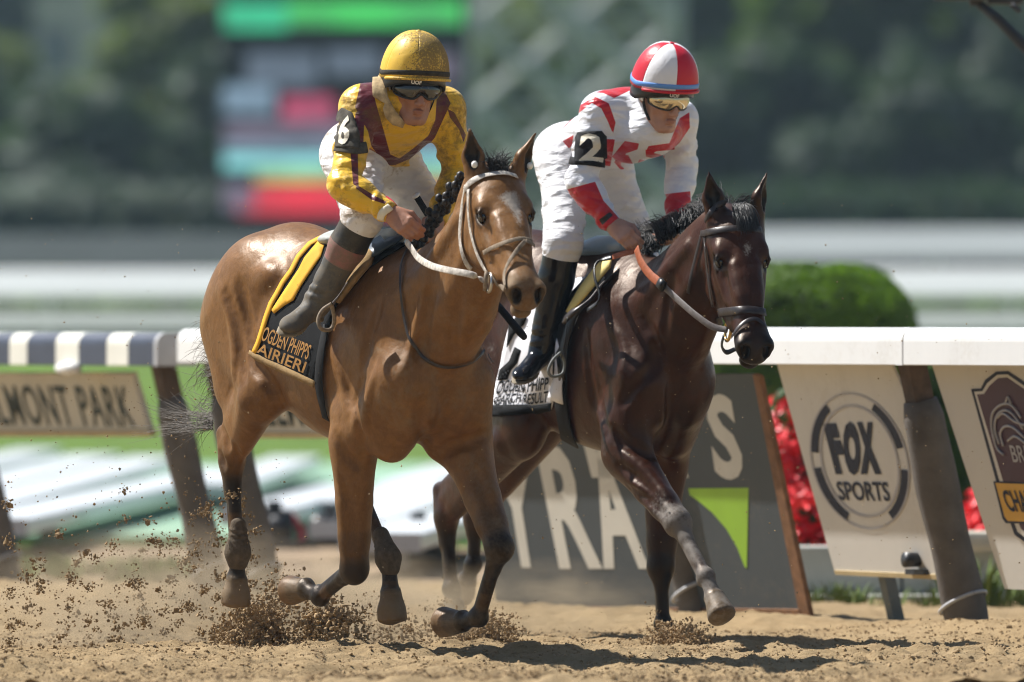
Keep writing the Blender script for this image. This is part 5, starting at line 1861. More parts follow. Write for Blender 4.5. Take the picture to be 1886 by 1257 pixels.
# ---- the rider in red and white
H = LB.H
J = dict(sh=H(1182, 207, 0), hp=H(1060, 285, 0), sr=H(1106, 210, -.16), sl=H(1248, 220, .155), er=H(1070, 335, -.26), el=H(1256, 312, .20),
         wr=H(1125, 411, -.19), wl=H(1244, 398, .10), hr=H(1042, 307, -.10), hl=H(1110, 300, .10), kr=H(1037, 450, -.25), kl=H(1172, 440, .22),
         ar=H(1000, 638, -.28), al=V(-.2, .30, 1.14), hd=H(1226, 140, -.01))
J['HA'] = axes_from(V(.93, .02, -.34), V(.34, .0, 1))
J['hand_r'] = (H(1168, 447, -.155) - J['wr'], V(.0, -.72, .70), V(.7, -.1, .4))
J['hand_l'] = (V(.5, -.4, -.5), V(.3, .75, .55), V(.6, .1, .5))
J['toe_r'] = V(.46, -.80, -.30); J['toe_l'] = V(.8, .10, -.2)
J['sag'] = [(H(1192, 250, -.02), .10), (H(1160, 262, -.03), .10), (H(1215, 240, .03), .085)]
POLY_R = [crop5((400, 258), (490, 232), (580, 225), (585, 240), (490, 285), (440, 262)),
          crop5((195, 440), (215, 400), (300, 335), (400, 278), (465, 310), (497, 400), (485, 455), (462, 400), (430, 335), (385, 308), (330, 350), (240, 438)),
          crop5((212, 508), (300, 458), (290, 510), (245, 555)),
          crop5((440, 478), (494, 480), (480, 560), (472, 608), (436, 602)), crop5((480, 562), (540, 488), (608, 500), (600, 528), (548, 546), (505, 588)), crop5((518, 548), (558, 556), (588, 612), (522, 626), (490, 588)),
          crop5((652, 512), (765, 496), (778, 528), (690, 537), (662, 550), (638, 542)), crop5((638, 528), (672, 543), (730, 558), (724, 582), (640, 562)), crop5((724, 562), (702, 592), (640, 610), (595, 602), (610, 574), (650, 582), (690, 570)),
          crop5((748, 505), (800, 380), (845, 352), (848, 425), (800, 495), (770, 522)),
          crop5((530, 625), (600, 606), (590, 616), (540, 632)),
          crop5((262, 718), (400, 680), (440, 770), (530, 870), (480, 930), (420, 905), (340, 830), (280, 770)),
          crop5((715, 742), (760, 735), (850, 725), (860, 900), (700, 900))]
POLY_R2 = [crop5((418, 860), (470, 822), (485, 838), (435, 885))]
M_SILK_R = silk('red_white_silk', (.72, .73, .78), (.50, .010, .022), (.2, .15, .1), 0, .32)
M_BLUE = mat('blue_ribbon', (.10, .27, .66), .5, .08, 20)
rider_r, BJ_R, BB_R, BOOT_R, BODY_R, JR = make_jockey(LB, J, 'jockey in clean red and white silks with gold goggles riding the dark bay', M_SKIN2, M_SILK_R, M_BR_W, POLY_R, POLY_R2, M_CAP_R, M_BLUE, 'gold', M_BOOT_SHINE, M_SOLE, None)
JRJ = J


# ================================================================== HAIR, TACK AND GEAR
def poly_tris(poly, step):
    """even triangles inside a polygon in the photo's plane"""
    poly = np.asarray(poly, float)
    bm = bmesh.new()
    P = []
    for i in range(len(poly)):
        a, b = poly[i], poly[(i + 1) % len(poly)]
        n = max(1, int(np.linalg.norm(b - a) / step))
        P += [a + (b - a) * k / n for k in range(n)]
    vs = [bm.verts.new((p[0], p[1], 0)) for p in P]
    bm.faces.new(vs)
    bmesh.ops.triangulate(bm, faces=bm.faces[:])
    for _ in range(5):
        ed = [e for e in bm.edges if e.calc_length() > step * 1.7 and not e.is_boundary]
        if not ed: break
        bmesh.ops.subdivide_edges(bm, edges=ed, cuts=1)
        bmesh.ops.triangulate(bm, faces=[f for f in bm.faces if len(f.verts) > 3])
        bmesh.ops.beautify_fill(bm, faces=bm.faces[:], edges=[e for e in bm.edges if not e.is_boundary])
    bm.verts.index_update()
    v = np.array([w.co[:2] for w in bm.verts]); f = [tuple(x.index for x in fc.verts) for fc in bm.faces]
    bm.free()
    return v, f


def poly_patch(name, bv, lane, poly, off, thick, m, parent, step=9, mirror=False, smooth=True, ripple=0.0):
    uv, f = poly_tris(poly, step)
    pts = []; ok = []
    for u, v in uv:
        h = ray_hit(bv, lane, u, v, off + (ripple * math.sin(u * .11 + v * .07) if ripple else 0))
        ok.append(h is not None); pts.append(h[0] if h is not None else V(0, 0, 0))
    f = [t for t in f if all(ok[i] for i in t)]
    # drop stray triangles that bridge a depth jump
    f = [t for t in f if max(np.linalg.norm(pts[t[i]] - pts[t[i - 1]]) for i in range(3)) < .16]
    if mirror:
        n = len(pts)
        pts = pts + [p * V(1, -1, 1) for p in pts]
        f = f + [(a + n, c + n, b + n) for a, b, c in f]
    used = sorted({i for t in f for i in t}); mp = {a: i for i, a in enumerate(used)}
    o = mesh_obj(name, [pts[i] for i in used], [tuple(mp[i] for i in t) for t in f], m, parent, smooth)
    so = o.modifiers.new('cloth', 'SOLIDIFY'); so.thickness = thick; so.offset = 0
    return o


def strap_on(name, bv, lane, uvs, w, off, m, parent, n=6, flat=.13, lift=None):
    """leather strap lying on a body along photo points"""
    S = spline([V(u, v, 0) for u, v in uvs], n)
    runs = [[]]
    for p in S:
        h = ray_hit(bv, lane, p[0], p[1], off)
        if h is None: continue
        if runs[-1] and np.linalg.norm(h[0] - runs[-1][-1][0]) > .10: runs.append([])
        runs[-1].append(h)
    best = max(runs, key=len)
    P = [h[0] for h in best]; N = [h[1] for h in best]
    if len(P) < 2: return None
    for _ in range(2):
        P = [P[0]] + [P[i] * .5 + (P[i - 1] + P[i + 1]) * .25 for i in range(1, len(P) - 1)] + [P[-1]]
        N = [N[0]] + [unit(N[i] * .5 + (N[i - 1] + N[i + 1]) * .25) for i in range(1, len(N) - 1)] + [N[-1]]
    return MB().tube(P, w / 2, 8, flat=(N, flat)).build(name, m, parent, True)


def strap_free(name, pts, w, m, parent, nrm=(-.5, -.8, .2), flat=.16, n=6):
    S = spline(pts, n)
    return MB().tube(S, w / 2, 8, flat=([unit(nrm)] * len(S), flat)).build(name, m, parent, True)


def ring(name, c, r, w, nrm, m, parent, sq=1.0):
    n = unit(nrm); u = unit(np.cross(n, (.1, .2, 1.0))); v = np.cross(n, u)
    P = [c + r * (u * math.cos(t) * sq + v * math.sin(t)) for t in np.linspace(0, 2 * math.pi, 25)]
    return MB().tube(P, w, 6, cap=False).build(name, m, parent, True)


def hair(name, roots, m, parent, seg=6, r0=.0022):
    """many fine tapering strands; roots: (start, first direction, droop, length, wobble seed)"""
    vs = []; fs = []
    for p, d, g, L, sd in roots:
        p = np.asarray(p, float); d = unit(d); n0 = len(vs)
        rr = random.Random(sd); wob = V(rr.gauss(0, .10), rr.gauss(0, .10), rr.gauss(0, .10))
        for k in range(seg + 1):
            t = k / seg
            u = unit(np.cross(d, (.3, .5, .8))); w = np.cross(d, u); r = r0 * (1 - t) ** .7 + .0003
            for a in (0, 2.1, 4.2):
                vs.append(p + r * (u * math.cos(a) + w * math.sin(a)))
            p = p + d * L / seg
            d = unit(d + np.asarray(g) / seg * 1.6 + wob * (1.2 / seg))
        for k in range(seg):
            for a in range(3):
                b = (a + 1) % 3
                fs.append((n0 + k * 3 + a, n0 + k * 3 + b, n0 + k * 3 + 3 + b, n0 + k * 3 + 3 + a))
    return mesh_obj(name, vs, fs, m, parent, True)


M_HAIR = mat('black_hair', (.009, .007, .007), .5, .3, 30)
M_HAIR_D = mat('dusty_tail_hair', (.11, .095, .08), .6, .35, 30)
M_EYE = mat('horse_eye', (.006, .004, .003), .05, .1, 10, spec=.8)
M_WLEATHER = mat('white_bridle_leather', (.46, .42, .37), .65, .45, 60, .2, 150)
M_TLEATHER = mat('dusty_grey_strap', (.20, .155, .11), .7, .35, 60, .2, 150)
M_DLEATHER = mat('dark_brown_leather', (.022, .014, .012), .38, .25, 40, .15, 140)
M_RUBBER = mat('orange_brown_rein_rubber', (.30, .085, .035), .6, .2, 60, .4, 220)
M_GLEATHER = mat('worn_grey_leather', (.16, .14, .13), .5, .25, 60, .2, 140)
M_YCLOTH = mat('yellow_cloth', (.60, .31, .025), .75, .12, 12, .25, 260)
M_KCLOTH = mat('black_saddle_cloth', (.006, .006, .0065), .9, .25, 16, .25, 260)
M_WCLOTH = mat('white_saddle_cloth', (.70, .70, .74), .75, .07, 12, .25, 260)
M_TANCLOTH = mat('muddy_pad_edge', (.25, .165, .075), .9, .25, 30, .5, 160)
M_GOLDPRINT = mat('ochre_letters', (.30, .155, .045), .7, .25, 60)
M_BLUEPAD = mat('blue_pad', (.035, .13, .36), .55, .25, 40, .3, 180)
M_NAVY = mat('navy_saddle', (.022, .040, .062), .5, .25, 20, .15, 140)
M_GREYSEAT = mat('grey_saddle_seat', (.34, .35, .33), .6, .25, 14, .1, 100)
M_BLUESEAT = mat('blue_grey_saddle_seat', (.20, .28, .36), .3, .12, 12)
M_LEMON = mat('lemon_cloth', (.72, .58, .22), .75, .1, 20, .2, 200)
M_WRAP = mat('dusty_leg_wrap', (.095, .072, .048), .85, .3, 50, .4, 170)

# ---------------------------------------------------------------- chestnut: eyes, mane knots, tail, leg wraps
H = LC.H
for s in (-1, 1):
    e = MB().tube([cp(.196, .062 * s, .020), cp(.196, .067 * s, .020), cp(.197, .078 * s, .020), cp(.198, .084 * s, .020), cp(.198, .087 * s, .020)], [.014, .022, .023, .015, .004], 14)
    e.build('eye', M_EYE, chest, True)
for i in range(15):
    t = i / 14
    p0 = H(774 + (858 - 774) * t, 447 + (333 - 447) * t - 8 * math.sin(3.1 * t), .0)
    for k in range(3):
        c = p0 + V(.0, -.012 + .02 * math.sin(i * 2.2 + k), .018 - .022 * k)
        MB().tube([c + V(0, 0, .016), c + V(0, 0, .009), c - V(0, 0, .008), c - V(0, 0, .017)], [.003, .014, .015, .004], 8).build('mane_braid', M_HAIR, chest, True)
rts = []
for i in range(240):
    r = random.Random(i)
    p0 = cp(-.005 + r.uniform(-.015, .03), r.uniform(-.03, .03), .085)
    rts.append((p0, V(.0, r.gauss(0, .5), 1.0) + V(r.gauss(-.2, .5), 0, 0), V(.2, 0, -.9), r.uniform(.03, .08), i))
hair('forelock', rts, M_HAIR, chest, 5, .0012)
rts = []
tl = H(398, 560, .02)
for i in range(150):
    r = random.Random(1000 + i)
    z = r.random()
    st = H(388 + r.uniform(-4, 8), 585 + 200 * z, .05 * r.uniform(-1, 1) + .02)
    rts.append((st, V(-1.0, .1 * r.gauss(0, 1), .25 * r.gauss(0, 1) - .1), V(-.2, r.gauss(0, .25), -.35 + r.gauss(0, .5)), r.uniform(.10, .34) * (1.0 if z > .75 else .62 * r.random() + .2), 2000 + i))
for i in range(130):
    r = random.Random(4000 + i)
    st = H(392, 770 + r.uniform(-10, 22), .06 * r.uniform(-1, 1))
    rts.append((st, V(-1.0, .2 * r.gauss(0, 1), .12 * r.gauss(0, 1)), V(-.25, r.gauss(0, .3), r.gauss(.08, .22)), r.uniform(.14, .44), 5000 + i))
hair('tail', rts, M_HAIR_D, chest, 7, .0009)
for a, b, c in (((439, 968), (438, 1018), (438, 1036)), ((702, 985), (715, 1028), (718, 1046))):
    l = -.15 if a[0] < 500 else .15
    wb = Body(); wb.chain([H(*a, l), lerp(H(*a, l), H(*b, l), .7), H(*b, l), H(*c, l)], [.031, .036, .047, .038], .02)
    for q in range(4):
        cc = lerp(H(*a, l), H(*b, l), .15 + q * .2); wb.cone(cc + V(.0, -.001, .001), cc + V(.004, .001, -.001), .037 + .0022 * q, .037 + .0022 * q, k=.006, flat=(V(.15, 0, 1), .14))
    wb.build('leg_wrap', .006, M_WRAP, chest)
for ea in (V(.0, -.13, 1), V(.12, .42, 1)):
    s = -1 if ea[1] < 0 else 1
    q = cp(.002, .064 * s, .040) + unit(ea) * .045 + V(.035, -.018 * (1 if s < 0 else -1.2), .0)
    MB().tube([q - V(0, 0, .013), q - V(0, 0, .006), q + V(0, 0, .006), q + V(0, 0, .013)], [.004, .011, .011, .004], 10).build('ear_plug', M_WHITEPRINT, chest, True)
cloth_pattern(chest, CV, CQ, LC, [[(918, 362), (932, 352), (950, 352), (958, 366), (961, 395), (960, 418), (952, 410), (944, 394), (930, 378)]], 'star')

# ---------------------------------------------------------------- chestnut: saddle cloth with number and lettering
def place(o, lane):
    o.location = tuple(lane.O); o.rotation_euler = (0, 0, lane.ang); return o


sc_y = place(empty('saddle_cloth', label='black saddle cloth with yellow trim under the mud-spattered jockey', cat='saddle cloth', group='saddle cloths'), LC)
edge = [(655, 428), (628, 431), (598, 440), (572, 453), (552, 476), (540, 500), (524, 522), (513, 543), (503, 560), (494, 585), (486, 612), (480, 630), (472, 648)]
base = edge + [(466, 656), (520, 680), (583, 709), (592, 680), (600, 650), (606, 612), (622, 566), (646, 541), (683, 497), (720, 472), (750, 455)]
poly_patch('cloth', BV_C, LC, base, .010, .006, M_KCLOTH, sc_y, 8, True, True)
inn = [(u + 6.5, v + 4.5) for u, v in edge]
poly_patch('trim', BV_C, LC, edge[1:] + inn[:0:-1], .0175, .004, M_YCLOTH, sc_y, 6)
poly_patch('hem', BV_C, LC, [(463, 655), (466, 647), (525, 672), (588, 702), (583, 712), (520, 683)], .0165, .005, M_TANCLOTH, sc_y, 6)
poly_patch('number', BV_C, LC, [(590, 452), (602, 458), (596, 478), (581, 500), (561, 530), (547, 556), (530, 566), (512, 580), (508, 574), (521, 554), (541, 524), (557, 500), (567, 480)], .0175, .004, M_YCLOTH, sc_y, 6)
for txt, qd in (('OGDEN PHIPPS', [(488, 627), (573, 664), (582, 638), (497, 602)]), ('AIRIERI', [(480, 650), (566, 687), (573, 668), (486, 631)])):
    st, tf = text_mesh(txt, .012)
    print_on('lettering', BV_C, LC, st, tf, qd, .0185, M_GOLDPRINT, sc_y)
tag(sc_y, cat='saddle cloth')

# ---------------------------------------------------------------- chestnut: saddle
sd_y = place(empty('saddle', label='muddy grey racing saddle with blue pad under the yellow silks', cat='saddle', group='racing saddles'), LC)
B = Body()
B.cone(V(-.42, 0, 1.555), V(-.20, 0, 1.525), .05, .045, k=.05, flat=(V(0, 0, 1), .5)); B.ell(V(-.36, 0, 1.55), (.12, .13, .035), k=.05)
B.cone(V(-.22, 0, 1.535), V(-.02, 0, 1.560), .045, .035, k=.05)
for s in (-1, 1):
    B.cone(V(-.20, .06 * s, 1.53), V(-.10, .20 * s, 1.42), .035, .03, k=.04)
B.build('saddle_seat', .007, M_GREYSEAT, sd_y)
poly_patch('saddle_pad', BV_C, LC, [(698, 462), (676, 474), (654, 490), (640, 508), (622, 536), (614, 560), (622, 568), (634, 546), (655, 511), (690, 480)], .024, .012, M_BLUEPAD, sd_y, 8)
poly_patch('saddle_flap', BV_C, LC, [(752, 441), (722, 443), (694, 460), (677, 476), (681, 492), (706, 480), (746, 455)], .036, .010, M_NAVY, sd_y, 8)
poly_patch('pad_edge', BV_C, LC, [(688, 474), (670, 487), (652, 506), (631, 540), (626, 559), (636, 564), (653, 543), (672, 519), (692, 496), (696, 480)], .034, .020, M_TANCLOTH, sd_y, 7)
strap_on('girth', BV_C, LC, [(608, 600), (600, 635), (594, 675), (593, 708), (599, 740), (606, 768)], .046, .016, M_BLACKCLOTH, sd_y, 5, .12)
si = H(597, 590, -.36)
strap_free('stirrup_leather', [H(640, 520, -.30), H(622, 548, -.33), H(611, 562, -.36)], .022, M_GLEATHER, sd_y)
MB().tube(spline([H(611, 560, -.37), H(594, 572, -.40), H(586, 590, -.42), H(592, 606, -.41), H(609, 607, -.35), H(616, 590, -.34), H(611, 560, -.37)], 6), .0075, 8, cap=False).build('stirrup_iron', M_TLEATHER, sd_y, True)

# ---------------------------------------------------------------- chestnut: bridle and reins
br_y = place(empty('bridle', label='white leather bridle with muddy noseband on the chestnut', cat='bridle', group='racing bridles'), LC)
strap_on('browband', BV_C, LC, [(859, 350), (868, 338), (885, 329), (905, 324), (930, 322), (950, 328)], .026, .008, M_WLEATHER, br_y)
strap_on('throatlatch', BV_C, LC, [(860, 344), (854, 380), (850, 430), (853, 462), (862, 487), (870, 496)], .019, .008, M_WLEATHER, br_y)
strap_on('cheekpiece', BV_C, LC, [(866, 350), (866, 390), (871, 430), (880, 462), (890, 485), (904, 508)], .017, .009, M_WLEATHER, br_y)
strap_on('noseband', BV_C, LC, [(893, 466), (915, 455), (937, 447), (958, 442), (975, 445), (990, 456)], .018, .008, M_TLEATHER, br_y)
strap_on('noseband', BV_C, LC, [(934, 530), (932, 508), (940, 484), (954, 460), (966, 446)], .016, .010, M_TLEATHER, br_y)
strap_on('noseband', BV_C, LC, [(966, 446), (980, 454), (992, 470)], .016, .010, M_TLEATHER, br_y)
bit = ray_hit(BV_C, LC, 910, 516, .02)[0]
ring('bit_ring', bit, .034, .006, (-.3, -1, .1), M_STEEL, br_y)
ring('bit_ring', bit + V(-.018, -.005, .006), .030, .008, (-.6, -1, .1), M_TLEATHER, br_y)
strap_on('chin_strap', BV_C, LC, [(908, 505), (918, 520), (928, 528), (934, 534)], .020, .012, M_TLEATHER, br_y)
S = [bit + V(0, -.01, 0), H(870, 507, -.20), H(830, 499, -.24), H(795, 490, -.24), H(770, 475, -.20), H(756, 455, -.19), H(748, 445, -.18)]
strap_free('rein', S, .025, M_WLEATHER, br_y, (-.2, -.9, .3), .13)
S = [H(757, 450, -.20), H(745, 478, -.23)]
strap_on('rein', BV_C, LC, [(752, 462), (742, 490), (741, 530), (746, 580), (757, 625), (775, 655), (803, 671), (835, 674), (865, 666), (886, 650), (897, 625)], .0125, .010, M_DLEATHER, br_y)
strap_on('rein', BV_C, LC, [(897, 625), (893, 640), (897, 660), (905, 672)], .011, .010, M_DLEATHER, br_y)
tag(br_y, cat='bridle')

wh = place(empty('whip', label='black riding whip with white end cap held beside the chestnut neck', cat='whip'), LC)
wp = [H(767, 362, .02), H(783, 388, .06), H(800, 415, .11), H(850, 480, .20), H(905, 550, .25)]
MB().tube(wp[:3], .0125, 10).build('handle', M_BLACKCLOTH, wh, True)
MB().tube([wp[0] + (wp[0] - wp[1]) * .12, wp[0]], [.016, .016], 12).build('end_cap', M_WHITEPRINT, wh, True)
MB().tube(spline(wp[2:], 4), .006, 8).build('shaft', M_DLEATHER, wh, True)
MB().tube([H(900, 544, .25), H(908, 552, .25), H(960, 615, .27), H(966, 622, .27)], [.006, .013, .015, .012], 10).build('popper', M_BLACKCLOTH, wh, True)

# ---------------------------------------------------------------- armbands
for nm, BJ, lane, poly, txt, qd, patch_m, num_m, base_u, root in (
        ('6', BJ_Y, LC, crop1((372, 520), (392, 498), (440, 528), (470, 640), (470, 725), (355, 712), (350, 640)), '6', crop1((362, 700), (412, 708), (434, 552), (396, 536)), mat('muddy_number_patch', (.075, .068, .055), .85, .5, 40, .2, 120), M_CREAM, 0, rider_y),
        ('2', BJ_R, LB, crop5((316, 480), (330, 450), (428, 440), (446, 470), (442, 606), (310, 598)), '2', crop5((330, 590), (424, 594), (432, 458), (342, 458)), M_BLACKCLOTH, M_CREAM, 0, rider_r)):
    ab = place(empty('number_armband', label={'6': 'muddy number 6 armband on the yellow sleeve', '2': 'black number 2 armband on the white sleeve'}[nm], cat='armband', group='number armbands'), lane)
    poly_patch('patch', BJ, lane, poly, .010, .006, patch_m, ab, 5)
    st, tf = text_mesh(txt, .03)
    print_on('number', BJ, lane, st, tf, qd, .0155, num_m, ab)
    if nm == '6':
        strap_on('strap', BJ, lane, crop1((352, 702), (400, 716), (450, 722), (506, 708)), .042, .007, patch_m, ab, 5, .12)
    else:
        strap_on('strap', BJ, lane, crop5((278, 578), (310, 585), (400, 596), (446, 596)), .030, .007, patch_m, ab, 5, .15)
# cuffs
tag(poly_patch('neck_flap', BJ_Y, LC, crop1((556, 330), (600, 322), (618, 372), (628, 440), (668, 510), (712, 560), (700, 585), (650, 570), (612, 535), (600, 500), (610, 470), (575, 455), (545, 440), (540, 390)), .016, .014, M_COLLAR, rider_y, 5))
strap_on('cuff', BJ_Y, LC, crop1((590, 1092), (600, 1060), (640, 1030)), .030, .006, M_CREAM, rider_y, 5, .2)

# ---------------------------------------------------------------- bay: eyes, mane, forelock
H = LB.H
for s in (-1, 1):
    MB().tube([bp(.196, .062 * s, .020), bp(.196, .067 * s, .020), bp(.197, .078 * s, .020), bp(.198, .084 * s, .020), bp(.198, .087 * s, .020)], [.014, .022, .023, .015, .004], 14).build('eye', M_EYE, bay, True)
rts = []
for i in range(4600):
    r = random.Random(7000 + i); t = r.random()
    q = H(1188 + (1335 - 1188) * t, 466 + (384 - 466) * t - 14 * math.sin(3.1 * t), 0)
    lk = random.Random(int(t * 26)); lw = lk.gauss(0, .22); lu = lk.gauss(0, .2); ll = lk.uniform(.75, 1.25)       # locks that hold together
    p0 = q + V(r.gauss(0, .010), r.gauss(0, .014), r.gauss(.0, .010))
    rts.append((p0, V(-.40 + lw + r.gauss(0, .08), .30 + lu + r.gauss(0, .10), .80), V(-1.6 - .4 * (1 - t), .75 + lu + r.gauss(0, .12), -1.0 + r.gauss(0, .12)), (r.uniform(.09, .15) + .04 * (1 - t)) * ll, 9000 + i))
for i in range(420):
    r = random.Random(17000 + i); t = r.random() ** 2
    p0 = H(1188 + 70 * t, 446 - 28 * t, 0); lk = random.Random(500 + i // 30)
    rts.append((p0, V(-.9 + r.gauss(0, .08), lk.gauss(.1, .2), lk.gauss(.3, .2)), V(-.6, lk.gauss(0, .3), lk.gauss(-.3, .4)), r.uniform(.07, .17), 19000 + i))
hair('mane', rts, M_HAIR, bay, 6, .0017)
rts = []
for i in range(700):
    r = random.Random(27000 + i); lk = random.Random(800 + i // 70)
    p0 = bp(.0 + r.uniform(-.02, .03), r.uniform(-.020, .020), .088)
    fl = i > 560
    rts.append((p0, V(.75, lk.gauss(.0, .18) + r.gauss(0, .06), .30) if not fl else V(lk.gauss(-.2, .3), lk.gauss(.2, .3), .7), V(.25, 0, -2.2) if not fl else V(-.3, .3, -1.2), r.uniform(.08, .15) if not fl else r.uniform(.05, .11), 29000 + i))
hair('forelock', rts, M_HAIR, bay, 6, .0016)
cloth_pattern(bay, BVv, BQ, LB, [[(1370, 452), (1377, 446), (1383, 455), (1382, 466), (1376, 472), (1371, 464)]], 'star')

# ---------------------------------------------------------------- bay: saddle cloth, saddle
sc_b = place(empty('saddle_cloth', label='white saddle cloth with black stripes and lettering on the dark bay', cat='saddle cloth', group='saddle cloths'), LB)
poly_patch('cloth', BV_B, LB, [(1110, 505), (1070, 515), (1010, 540), (960, 570), (944, 600), (930, 650), (918, 700), (906, 762), (960, 762), (1020, 752), (1032, 700), (1046, 640), (1075, 570), (1118, 515)], .010, .006, M_WCLOTH, sc_b, 8, True, True, .003)
poly_patch('border', BV_B, LB, [(908, 748), (960, 748), (1022, 740), (1020, 754), (960, 766), (904, 768)], .0165, .004, M_KCLOTH, sc_b, 6)
poly_patch('number', BV_B, LB, [(944, 600), (962, 580), (976, 586), (970, 600), (952, 618), (940, 640)], .0165, .004, M_KCLOTH, sc_b, 6)
poly_patch('number', BV_B, LB, [(955, 640), (966, 646), (960, 668), (940, 690), (922, 698), (926, 682), (945, 664)], .0165, .004, M_KCLOTH, sc_b, 6)
poly_patch('number', BV_B, LB, [(930, 690), (950, 676), (940, 700), (920, 702)], .0165, .004, M_KCLOTH, sc_b, 6)
for txt, qd in (('OGDEN PHIPP', [(918, 728), (1016, 716), (1018, 694), (924, 702)]), ('SEARCH RESULT', [(912, 750), (1016, 738), (1017, 718), (918, 732)])):
    st, tf = text_mesh(txt, .022)
    print_on('lettering', BV_B, LB, st, tf, qd, .0185, M_BLACKCLOTH, sc_b)
poly_patch('cloth_corner', BV_B, LB, [(1039, 626), (1046, 650), (1049, 700), (1047, 742), (1020, 728), (1030, 690)], .030, .004, M_WCLOTH, sc_b, 8, False, True, .006)

sd_b = place(empty('saddle', label='blue-grey racing saddle under the red and white silks', cat='saddle', group='racing saddles'), LB)
B = Body()
B.ell(V(-.30, 0, 1.525), (.16, .14, .035), k=.05); B.cone(V(-.24, 0, 1.53), V(-.05, 0, 1.54), .045, .035, k=.05)
B.ell(H(1062, 531, -.10), (.085, .085, .040), k=.04)
B.build('saddle_seat', .007, M_BLUESEAT, sd_b)
poly_patch('saddle_pad', BV_B, LB, [(1125, 505), (1095, 512), (1066, 545), (1046, 585), (1036, 640), (1042, 700), (1050, 700), (1056, 640), (1070, 590), (1100, 545)], .028, .014, M_BLACK, sd_b, 8)
poly_patch('saddle_flap', BV_B, LB, [(1137, 490), (1112, 500), (1080, 545), (1060, 580), (1066, 584), (1095, 552), (1135, 505)], .042, .010, M_LEMON, sd_b, 8)
strap_free('pommel_strap', [H(1040, 590, -.31), H(1056, 575, -.32), H(1085, 555, -.26), H(1110, 525, -.18), H(1140, 500, -.10)], .040, M_DLEATHER, sd_b, (-.3, -.8, .4), .4)
strap_on('girth', BV_B, LB, [(1040, 590), (1036, 660), (1036, 720), (1044, 780), (1060, 830), (1085, 872), (1110, 892)], .085, .014, M_BLACKCLOTH, sd_b, 5, .12)
strap_free('stirrup_leather', [H(1045, 585, -.33), H(1042, 620, -.34), H(1034, 660, -.35)], .024, M_BLACK, sd_b)
MB().tube(spline([H(1032, 650, -.36), H(1018, 664, -.40), H(1010, 684, -.42), H(1018, 694, -.40), H(1036, 688, -.34), H(1040, 668, -.33), H(1032, 650, -.36)], 6), .006, 8, cap=False).build('stirrup_iron', M_GREYSTEEL, sd_b, True)

# ---------------------------------------------------------------- bay: bridle and reins
br_b = place(empty('bridle', label='dark brown leather bridle with brass-ringed bit on the dark bay', cat='bridle', group='racing bridles'), LB)
strap_on('browband', BV_B, LB, [(1293, 432), (1310, 428), (1335, 424), (1370, 422), (1400, 425)], .026, .008, M_DLEATHER, br_b)
strap_on('headpiece', BV_B, LB, [(1296, 428), (1303, 404), (1318, 382), (1336, 372), (1354, 370)], .020, .008, M_DLEATHER, br_b)
strap_on('cheekpiece', BV_B, LB, [(1299, 430), (1302, 460), (1306, 500), (1312, 545), (1320, 580), (1330, 598)], .020, .009, M_DLEATHER, br_b)
strap_on('throatlatch', BV_B, LB, [(1294, 434), (1286, 465), (1276, 505), (1269, 540)], .016, .008, M_DLEATHER, br_b)
strap_on('noseband', BV_B, LB, [(1322, 578), (1338, 575), (1360, 573), (1385, 573), (1406, 577)], .032, .010, M_DLEATHER, br_b)
strap_on('noseband', BV_B, LB, [(1350, 625), (1362, 606), (1376, 594), (1392, 590), (1408, 604)], .018, .010, M_DLEATHER, br_b)
strap_on('chin_strap', BV_B, LB, [(1320, 582), (1328, 610), (1335, 630), (1346, 642)], .024, .012, M_DLEATHER, br_b)
bit = ray_hit(BV_B, LB, 1341, 606, .045)
bit = bit[0] if bit else H(1341, 608, -.08)
ring('bit_ring', bit, .042, .0065, (-.3, -1, .1), M_BRASS, br_b)
strap_free('curb_strap', [bit + V(-.015, -.01, -.02), bit + V(-.030, -.01, -.06), bit + V(-.012, .0, -.085), bit + V(.03, .02, -.07)], .020, M_BLACK, br_b, (-.2, -1, 0), .2)
S = [H(1172, 458, -.165), H(1180, 482, -.175), H(1196, 505, -.18), H(1218, 524, -.185)]
strap_free('rein_grip', S, .036, M_RUBBER, br_b, (-.2, -.9, .3), .15)
strap_free('rein', [S[-1], H(1248, 552, -.17), H(1280, 580, -.15), H(1312, 602, -.12), bit], .026, M_GLEATHER, br_b, (-.2, -.9, .3), .15)
MB().tube([H(1214, 520, -.195), H(1222, 529, -.195)], .021, 8, flat=([unit((-.2, -.9, .3))] * 2, .5)).build('rein_keeper', M_BLACK, br_b, True)
strap_free('rein_grip', [H(1168, 463, -.165), H(1150, 467, -.18), H(1128, 474, -.19)], .026, M_RUBBER, br_b, (-.2, -.9, .3), .15)
strap_free('rein', [H(1128, 474, -.19), H(1106, 480, -.22), H(1095, 493, -.25), H(1096, 515, -.27), H(1104, 540, -.27), H(1100, 558, -.28), H(1082, 572, -.29)], .024, M_BLACK, br_b, (-.5, -.8, .2), .3)
tag(br_b, cat='bridle')


# ================================================================== SAND IN THE AIR
def burst(n, c, r, d, seed, up=0.0, smin=.004, smax=.016, pw=2.2):
    """granules thrown round a photo point c with spread r (pixels), at depth d"""
    g = np.random.default_rng(seed)
    q = g.standard_normal((n, 3)) * .5
    u = c[0] + q[:, 0] * r[0]; v = c[1] + q[:, 1] * r[1]; dd = d + q[:, 2] * .22
    s = smin + (smax - smin) * g.random(n) ** pw
    X = (u - 943) / FPX * dd; Z = CAMZ - (v - 600) / FPX * dd
    P = np.stack([X, dd, np.maximum(Z, s * .5)], 1)
    # granules gather into ragged clumps
    k = vnoise(P, 16, seed) + .6 * vnoise(P, 45, seed + 1)
    keep = k > -.15
    return P[keep], s[keep]


